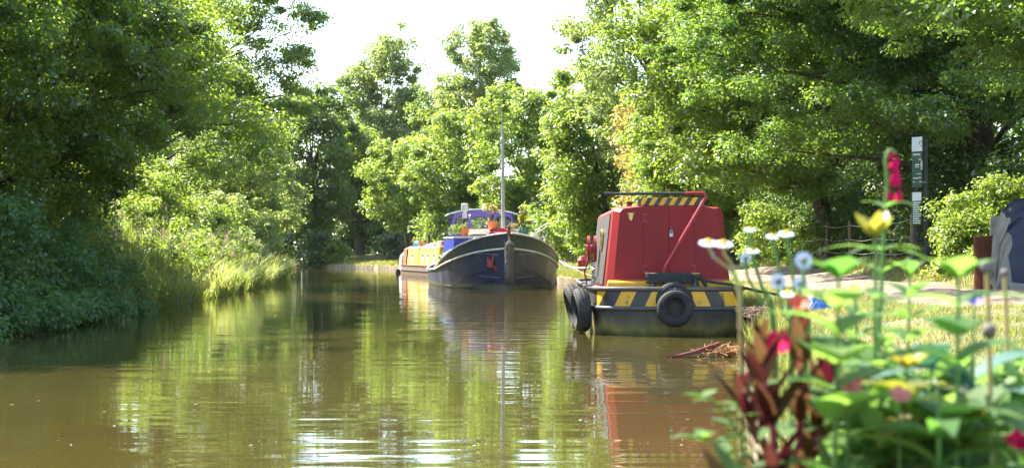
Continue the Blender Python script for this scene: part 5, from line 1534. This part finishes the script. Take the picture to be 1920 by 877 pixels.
def finish(mb, name, mats, parent, seed):
    o = mb.build(name, mats, parent, 60)
    me = o.data
    g = np.random.default_rng(seed)
    a = me.attributes.new("tint", 'FLOAT', 'FACE')
    nf = len(me.polygons)
    per = np.repeat(g.random(nf // 12 + 1), 12)[:nf]
    a.data.foreach_set("value", per.astype(np.float32))
    return o
M['stem'] = worn("green_stem", (.10,.20,.045), (.075,.15,.03), 20, .6, .3)
M['stem_red'] = worn("red_stem", (.20,.018,.030), (.13,.015,.02), 20, .55, .3)
M['stem_tan'] = worn("tan_stem", (.34,.27,.10), (.25,.19,.07), 20, .7, .3)
M['crimson'] = worn("crimson_petal", (.56,.008,.075), (.44,.006,.05), 12, .8, .05)
M['petal_white'] = worn("white_petal", (.58,.62,.68), (.5,.55,.62), 12, .6, .3)
M['daisy_eye'] = worn("yellow_flower_eye", (.75,.48,.02), (.6,.38,.02), 20, .8, .2)
M['petal_yellow'] = worn("yellow_bract", (.62,.50,.05), (.55,.33,.04), 20, .6, .2)
M['petal_orange'] = worn("orange_red_petal", (.60,.10,.04), (.5,.07,.03), 20, .6, .2)
M['petal_lilac'] = worn("lilac_petal", (.16,.13,.36), (.12,.1,.28), 20, .6, .2)
M['petal_pink'] = worn("faded_pink_petal", (.55,.18,.16), (.42,.12,.10), 20, .6, .2)
M['seedhead'] = worn("grey_seedhead", (.20,.17,.16), (.10,.08,.08), 20, .8, .2)

def plant(name, label, pts, r, leaf='fresh', stem='stem', pairs=6, L=.05, w=.022, lo=.15, hi=.97, curl=.35, rise=.35, seed=0, branches=(), group="plants in the flower border", twist=1.57):
    """pts: stem from foot to tip (world). Opposite leaf pairs up the stem."""
    P = [Vector(p) for p in catmull([tuple(p) for p in pts], .03)]
    o0 = P[0]
    root = thing(name, label, "plant", tuple(o0), 0, group)
    g = random.Random(seed)
    mb = MB(); n = len(P); mb.tube([p - o0 for p in P], [r * (1 - .55 * i / (n - 1)) for i in range(n)], 7)
    for b in branches:
        B = [Vector(p) - o0 for p in catmull([tuple(p) for p in b], .03)]
        mb.tube(B, [r * .6 * (1 - .5 * i / (len(B) - 1)) for i in range(len(B))], 6)
    mb.build("stem", M[stem], root, 60)
    mb = MB(); a0 = g.uniform(0, 3)
    for k in range(pairs):
        t = lo + (hi - lo) * k / max(1, pairs - 1)
        i = min(n - 2, int(t * (n - 1))); p = P[i] - o0
        s = (.55 + .9 * math.sin(math.pi * min(1, .25 + .7 * (1 - t)))) * g.uniform(.85, 1.15)
        for q in (0, 1):
            a = a0 + k * twist + q * math.pi + g.uniform(-.35, .35)
            d = Vector((math.cos(a), math.sin(a), rise + g.uniform(-.2, .25)))
            blade_leaf(mb, p, d, (0, 0, 1), L * s, w * s, curl * g.uniform(.6, 1.4))
    if pairs: finish(mb, "foliage", [LM[leaf]], root, seed)
    return root, o0, P

GZ = .45
def foot(px, Y): p = W(px, 0, Y); return (p.x, Y, gz(p.x, Y) - .03)

def bell(root, o0, c, L, r, tilt, mat, name="flower"):
    Mx = Matrix.Rotation(tilt[1], 3, 'Z') @ Matrix.Rotation(tilt[0], 3, 'X')
    mb = MB(); n = 14
    prof = [(.001,0),(r*.45,-.04*L),(r*.7,-.25*L),(r,-.6*L),(r*.92,-.85*L),(r*1.15,-L)]
    mb.lathe(prof, Vector(c) - o0, n, Mx)
    return mb.build(name, M[mat], root, 50)

# penstemon with crimson bells, the tallest stalk
Y = 1.9
pts = [foot(1652, Y), W(1648, 700, Y), W(1652, 560, Y), W(1655, 470, Y), W(1660, 390, Y), W(1664, 340, Y), W(1660, 300, Y), W(1668, 281, Y), W(1680, 288, Y)]
root, o0, P = plant("penstemon", "tallest flower stalk, with drooping crimson bells at its tip", pts, .0048, 'fresh', 'stem', 8, .038, .011, .42, .78, .55, .5, 1)
for (px, py, L, r_, tl) in ((1684, 297, .017, .0058, .5), (1681, 318, .022, .0068, .1), (1666, 356, .013, .0045, -.1), (1687, 357, .016, .0048, .2), (1675, 284, .010, .0035, .6)):
    c = W(px, py, Y); bell(root, o0, c, L, r_, (tl, 1.5), 'crimson')
mb = MB()
for (a, b) in (((1662, 330), (1680, 318)), ((1663, 345), (1665, 353)), ((1663, 343), (1687, 354)), ((1661, 300), (1684, 292))):
    a, b = W(*a, Y), W(*b, Y); m_ = a.lerp(b, .5) + Vector((0, 0, .004)); mb.tube([a - o0, m_ - o0, b - o0], .0014, 5)
mb.build("flower_stalk", M['stem_red'], root, 60)
# yellow bracts
def bracts(root, o0, c, mat, n=6, L=.035, w=.018, rise=1.0, seed=0, curl=-.1):
    mb = MB(); g = random.Random(seed)
    for k in range(n):
        a = 2 * math.pi * k / n + g.uniform(-.2, .2)
        blade_leaf(mb, Vector(c) - o0, (math.cos(a), math.sin(a), rise * g.uniform(.8, 1.2)), (0, 0, 1), L * g.uniform(.85, 1.1), w, curl)
    return finish(mb, "flower", [LM[mat]] if mat in LM else [M[mat]], root, seed)
Y = 1.75
root, o0, P = plant("spurge", "stem crowned by upright yellow green bracts in front of the dark hedge", [foot(1640, Y), W(1640, 700, Y), W(1642, 560, Y), W(1641, 470, Y), W(1640, 438, Y)], .0045, 'fresh', 'stem', 7, .042, .012, .45, .93, .5, .5, 2)
bracts(root, o0, W(1640, 446, Y), 'lime', 7, .042, .022, .9, 2)

# broad leaved border plants in front
specs = [  # label, px, tip py, Y, pairs, L, w, leaf
 ("tall leafy stem with a rounded pale green top leaf above the gravel path", 1572, 520, 1.55, 7, .062, .040, 'fresh'),
 ("leafy stem with pointed leaves standing just behind the tallest flower stalk", 1604, 560, 2.2, 8, .060, .020, 'fresh'),
 ("leafy stem forking below the signpost with narrow arching leaves", 1706, 515, 2.0, 8, .060, .017, 'fresh'),
 ("stem topped by a large two lobed light green leaf near the covered motorbike", 1797, 520, 1.5, 6, .060, .040, 'fresh'),
 ("leafy stem with broad glaucous leaves in the middle of the border", 1742, 640, 1.8, 7, .075, .034, 'blue'),
 ("stem with one long blue green leaf spread over the sunny grass", 1822, 668, 1.7, 6, .090, .040, 'blue'),
 ("leafy stem with yellowing leaves below the seedheads", 1700, 690, 1.6, 7, .062, .026, 'lime'),
 ("lime green leafy stem close to the frame's corner", 1850, 740, 1.5, 8, .060, .026, 'fresh'),
 ("bushy bright green stem beside the burgundy leaves", 1600, 720, 1.7, 8, .066, .030, 'fresh'),
 ("bright green stem with drooping leaves between the pink flowers", 1660, 650, 1.75, 8, .064, .030, 'fresh'),
 ("low glaucous leafy stem by the border's outer end", 1905, 760, 1.75, 7, .075, .034, 'blue'),
 ("leafy stem with long strap leaves at the bottom of the border", 1760, 760, 1.45, 8, .075, .022, 'fresh'),
 ("small yellow bracted stem low in the border", 1820, 790, 1.5, 6, .046, .022, 'lime'),
 ("narrow leaved green stem rising behind the pink button flowers", 1560, 660, 2.1, 8, .055, .018, 'fresh'),
 ("pale leafy shoot in the thick of the border beside the strap leaves", 1715, 780, 1.6, 7, .060, .032, 'fresh'),
]
for i, (lab, px, py, Y, pr, L, w, lf) in enumerate(specs):
    f = foot(px - 12 + 9 * (i % 3), Y); tip = W(px, py, Y)
    mid = Vector(f).lerp(tip, .55) + Vector((.012 * math.sin(i * 2), .01 * math.cos(i), 0))
    zf = f[2]; vis = (CAMZ - (HY and 400 / F * Y) - .06)     # leaves from a little below the frame's foot
    lo = max(.1, (vis - zf) / (tip.z - zf) - .05)
    root, o0, P = plant("border_plant", lab, [f, mid, tip], .0042, lf, 'stem', pr + 2, L * 1.05, w * 1.25, min(lo, .6), 1.0, .75, .95, 30 + i)
    if i in (0, 3): bracts(root, o0, tip, 'fresh', 4, .042, .036, 1.3, i, .5)
    if i in (1, 2, 8, 9, 13, 14): bracts(root, o0, tip, 'fresh', 4, .036, .017, 1.5, i, .4)
    if lf == 'lime': bracts(root, o0, tip, 'lime', 7, .032, .020, .6, i)
# low fill of leaves through the border's foot: ground cover nobody could count
g = np.random.default_rng(44)
n = 2600
yy = g.uniform(1.55, 2.9, n); px = 1530 + 430 * g.random(n) ** .8
zz = .62 + g.random(n) * .30 - (1600 - np.minimum(px, 1600)) * .0022 - .10 * (yy > 2.3)
c = np.stack([(px - 960) / F * yy, yy, zz], 1)
Q, tn = leaves(c, np.full(n, .03), 1.6, .062, 45, .9, .2, .5, 1.1)
tag(fast_mesh("border_ground_cover", Q, LM['fresh'], tn), kind="stuff")

# burgundy leaved plant
Y = 1.55
for i, (lab, pts, pr) in enumerate((
  ("burgundy leaved stem with a pointed dark tip beside the pink button flowers", [(1452, 877), (1444, 800), (1434, 720), (1428, 660)], 8),
  ("burgundy leaved stem, the tallest of the dark red ones", [(1500, 877), (1498, 790), (1500, 700), (1500, 640)], 8),
  ("short burgundy stem leaning toward the green border plants", [(1516, 877), (1530, 810), (1546, 745), (1562, 705)], 7),
  ("short burgundy stem leaning out over the water", [(1440, 877), (1420, 830), (1400, 780), (1388, 752)], 7))):
    w = [W(a, b, Y + .06 * i) for a, b in pts]
    f = Vector(w[0]); f.z = GZ - .02
    root, o0, P = plant("burgundy_loosestrife", lab, [tuple(f)] + w, .0062, 'purple', 'stem_red', pr + 5, .048, .0125, .50, 1.0, .10, 1.5, 60 + i, group="burgundy leaved stems")
    bracts(root, o0, w[-1], 'purple', 5, .040, .012, 2.4, i)
# large dull leaves at its foot
for i, (px, py, a, lab) in enumerate(((1400, 860, 2.4, "broad dull green and purple leaf at the border's water side"), (1540, 850, .6, "broad dull leaf behind the leaning burgundy stem"), (1370, 830, 2.7, "broad bronze leaf nearest the water"))):
    p = W(px + 20, 900, Y - .02 * i); root = thing("border_leaf", lab, "leaf", tuple(p), 0, "broad leaves at the border's foot")
    mb = MB(); tip = W(px - 30 * math.cos(.5) if i != 1 else px + 30, py - 110, Y)
    blade_leaf(mb, (0, 0, -.05), tip - p, (.5, -1, .3), .10, .028, .35)
    mb.tube([(0, 0, -.05), (.005, 0, -.25), (.01, 0, GZ - p.z)], .004, 6)
    finish(mb, "leaf", [LM['purple'] if i == 2 else LM['dark_shade']], root, 70 + i)

# crimson button flowers
def button(label, px, py, Y, rr, fx, mat='crimson'):
    f = foot(fx, Y); c = W(px, py, Y)
    root, o0, P = plant("rose_campion", label, [f, Vector(f).lerp(c, .6), tuple(c)], .003, 'fresh', 'stem', 3, .04, .012, .55, .85, .4, .4, int(px))
    mb = MB(); g = random.Random(int(px))
    for k in range(5):
        a = 2 * math.pi * k / 5 + .3
        blade_leaf(mb, c - o0, (math.cos(a), math.sin(a) * .6 - .5, .55 + math.sin(a) * .5), (0, -1, .6), rr * 1.0, rr * 1.05, .25, n=5)
    mb.build("flower", M[mat], root, 60)
button("crimson flower above the burgundy leaves, the largest pink one", 1452, 652, 1.6, .020, 1470)
button("crimson flower overlapping the largest pink one from behind", 1468, 640, 1.68, .015, 1480)
button("small crimson flower beside the faded pink one", 1587, 757, 1.55, .012, 1600)
button("faded pink flower against the green border leaves", 1590, 726, 1.6, .018, 1606, 'petal_pink')
button("faded pink bud in the middle of the green border leaves", 1686, 745, 1.5, .014, 1690, 'petal_pink')
button("crimson flower low at the frame's corner", 1908, 832, 1.5, .016, 1905)
button("orange red flower in front of the blue tarpaulin", 1497, 573, 1.75, .016, 1540, 'petal_orange')
button("lilac flower beside the tan stalks in front of the path", 1826, 566, 1.7, .012, 1822, 'petal_lilac')

# daisies
def daisy(label, px, py, Y, rr, path, face=(0, -.7, .7), stem='stem_tan', grey=False):
    pts = [foot(path[0][0], Y)] + [tuple(W(a, b, Y)) for a, b in path] + [tuple(W(px, py, Y))]
    P = [Vector(p) for p in catmull(pts, .03)]; o0 = P[0]
    root = thing("daisy", label, "flower", tuple(o0), 0, "daisies in the flower border")
    mb = MB(); mb.tube([p - o0 for p in P], .0026, 6); mb.build("stem", M[stem], root, 60)
    c = P[-1] - o0; fz = Vector(face).normalized(); u = fz.orthogonal().normalized(); v = fz.cross(u)
    rr *= .8
    mb = MB()
    for k in range(15):
        a = 2 * math.pi * k / 15
        blade_leaf(mb, c, u * math.cos(a) + v * math.sin(a) + fz * .10, fz, rr, rr * .42, .15, n=4)
    mb.build("petals", M['petal_white'], root, 60)
    Mx = fz.to_track_quat('Z', 'Y').to_matrix()
    mb = MB(); mb.lathe([(rr*.36,0),(rr*.36,rr*.16),(rr*.24,rr*.34),(.0005,rr*.38)], c, 14, Mx); mb.build("eye", M['seedhead'] if grey else M['daisy_eye'], root, 60)
    mb = MB()
    g = random.Random(int(px))
    for k in range(5):
        i = int(len(P) * (.5 + .08 * k)); i = min(i, len(P) - 1)
        a = g.uniform(0, 6.28); blade_leaf(mb, P[i] - o0, (math.cos(a), math.sin(a), .6), (0, 0, 1), .03, .006, .3, n=4)
    finish(mb, "foliage", [LM['fresh']], root, int(px))
Y = 1.9
up = (0, -.35, .9)
daisy("white daisy furthest over the red cabin, its stem bending across the hull stripes", 1328, 455, Y, .0165, [(1388, 640), (1382, 540), (1372, 508), (1338, 482)], up)
daisy("white daisy beside the orange sticker on the red cabin", 1356, 457, Y + .02, .0165, [(1390, 640), (1384, 545), (1374, 500), (1358, 476)], up)
daisy("white daisy with yellow eye high against the dark hedge", 1474, 438, Y + .3, .0165, [(1500, 640), (1492, 560), (1482, 490)], up, 'stem')
daisy("half closed white daisy just beside the high daisy with the yellow eye", 1448, 443, Y + .32, .013, [(1486, 640), (1474, 560), (1458, 490)], up, 'stem')
daisy("round white daisy facing the viewer before the fence post", 1507, 488, Y, .0165, [(1512, 640), (1508, 580), (1507, 530)], (0, -1, .25), 'stem', True)
daisy("pale daisy facing the viewer in front of the path's grass edge", 1459, 527, Y + .1, .016, [(1500, 660), (1474, 600), (1461, 560)], (.1, -1, .3), 'stem', True)
daisy("pale daisy facing the viewer left of the rounded green leaf", 1501, 530, Y + .1, .014, [(1508, 660), (1495, 600), (1498, 560)], (-.1, -1, .3), 'stem', True)
daisy("low daisy with bright yellow eye above the blue tarpaulin", 1476, 551, Y + .2, .014, [(1482, 680), (1478, 600)], up, 'stem')
daisy("low daisy with yellow eye touching the orange red flower", 1511, 556, Y + .22, .012, [(1520, 680), (1514, 600)], up, 'stem')
daisy("faint daisy high above the lit grass behind the cabin", 1406, 430, Y + .5, .013, [(1450, 640), (1430, 540), (1410, 470)], up, 'stem')
daisy("faint white daisy hanging below the cluster of high daisies", 1398, 484, Y + .5, .013, [(1452, 640), (1430, 570), (1402, 520)], (0, -1, .1), 'stem', True)
daisy("half turned daisy just above the lit grass and path", 1411, 470, Y + .5, .015, [(1456, 640), (1436, 560), (1416, 500)], up, 'stem')
# seedheads on tan stalks
for i, (px, py, Y, lab) in enumerate(((1850, 500, 1.75, "grey seedhead on a tan stalk in front of the covered motorbike"), (1855, 622, 1.55, "grey brown seedhead leaning over the sunny grass"), (1884, 512, 1.9, "bare tan stalk standing against the shaded path"))):
    f = foot(px - (30 if i == 1 else 0), Y); c = W(px, py, Y)
    root = thing("seedhead_stalk", lab, "plant", f, 0, "seedhead stalks in the border")
    o0 = Vector(f); mb = MB(); mb.tube([(0, 0, 0), (o0.lerp(c, .6) - o0) + Vector((.01, 0, 0)), c - o0], .0028, 6); mb.build("stem", M['stem_tan'], root, 60)
    mb = MB(); s = .35 if i == 2 else .52
    mb.lathe([(.001,-.016*s),(.012*s,-.010*s),(.016*s,.002),(.012*s,.014*s),(.005*s,.017*s),(.001,.018*s)], c - o0, 14); mb.build("seedhead", M['seedhead'], root, 60)
# twigs with small leaves reaching over the water
for i, (lab, pts) in enumerate((("thin green sprig reaching out over the brown water, higher one", [(1400, 900), (1375, 800), (1340, 755), (1300, 735)]), ("thin green sprig reaching out over the brown water, lower one", [(1400, 920), (1360, 850), (1320, 820), (1285, 818)]))):
    w = [tuple(W(a, b, 1.75)) for a, b in pts]; f = Vector(w[0]); f.z = GZ
    plant("border_sprig", lab, [tuple(f)] + w, .002, 'fresh', 'stem', 9, .024, .014, .45, 1.0, .2, .3, 90 + i)
# ------------------------------------------------------------------ summer haze in the air
m = bpy.data.materials.new("summer_haze"); m.use_nodes = True
nt = m.node_tree; nt.nodes.clear()
o = N(nt, "ShaderNodeOutputMaterial"); v = N(nt, "ShaderNodeVolumePrincipled")
v.inputs["Color"].default_value = (.93, .97, .90, 1); v.inputs["Density"].default_value = HAZE; v.inputs["Anisotropy"].default_value = .35
nt.links.new(v.outputs[0], o.inputs["Volume"])
mb = MB(); mb.box((0, 0, 14), (3700, 3700, 33))
hz = tag(mb.build("haze", m, None, 0), kind="stuff")
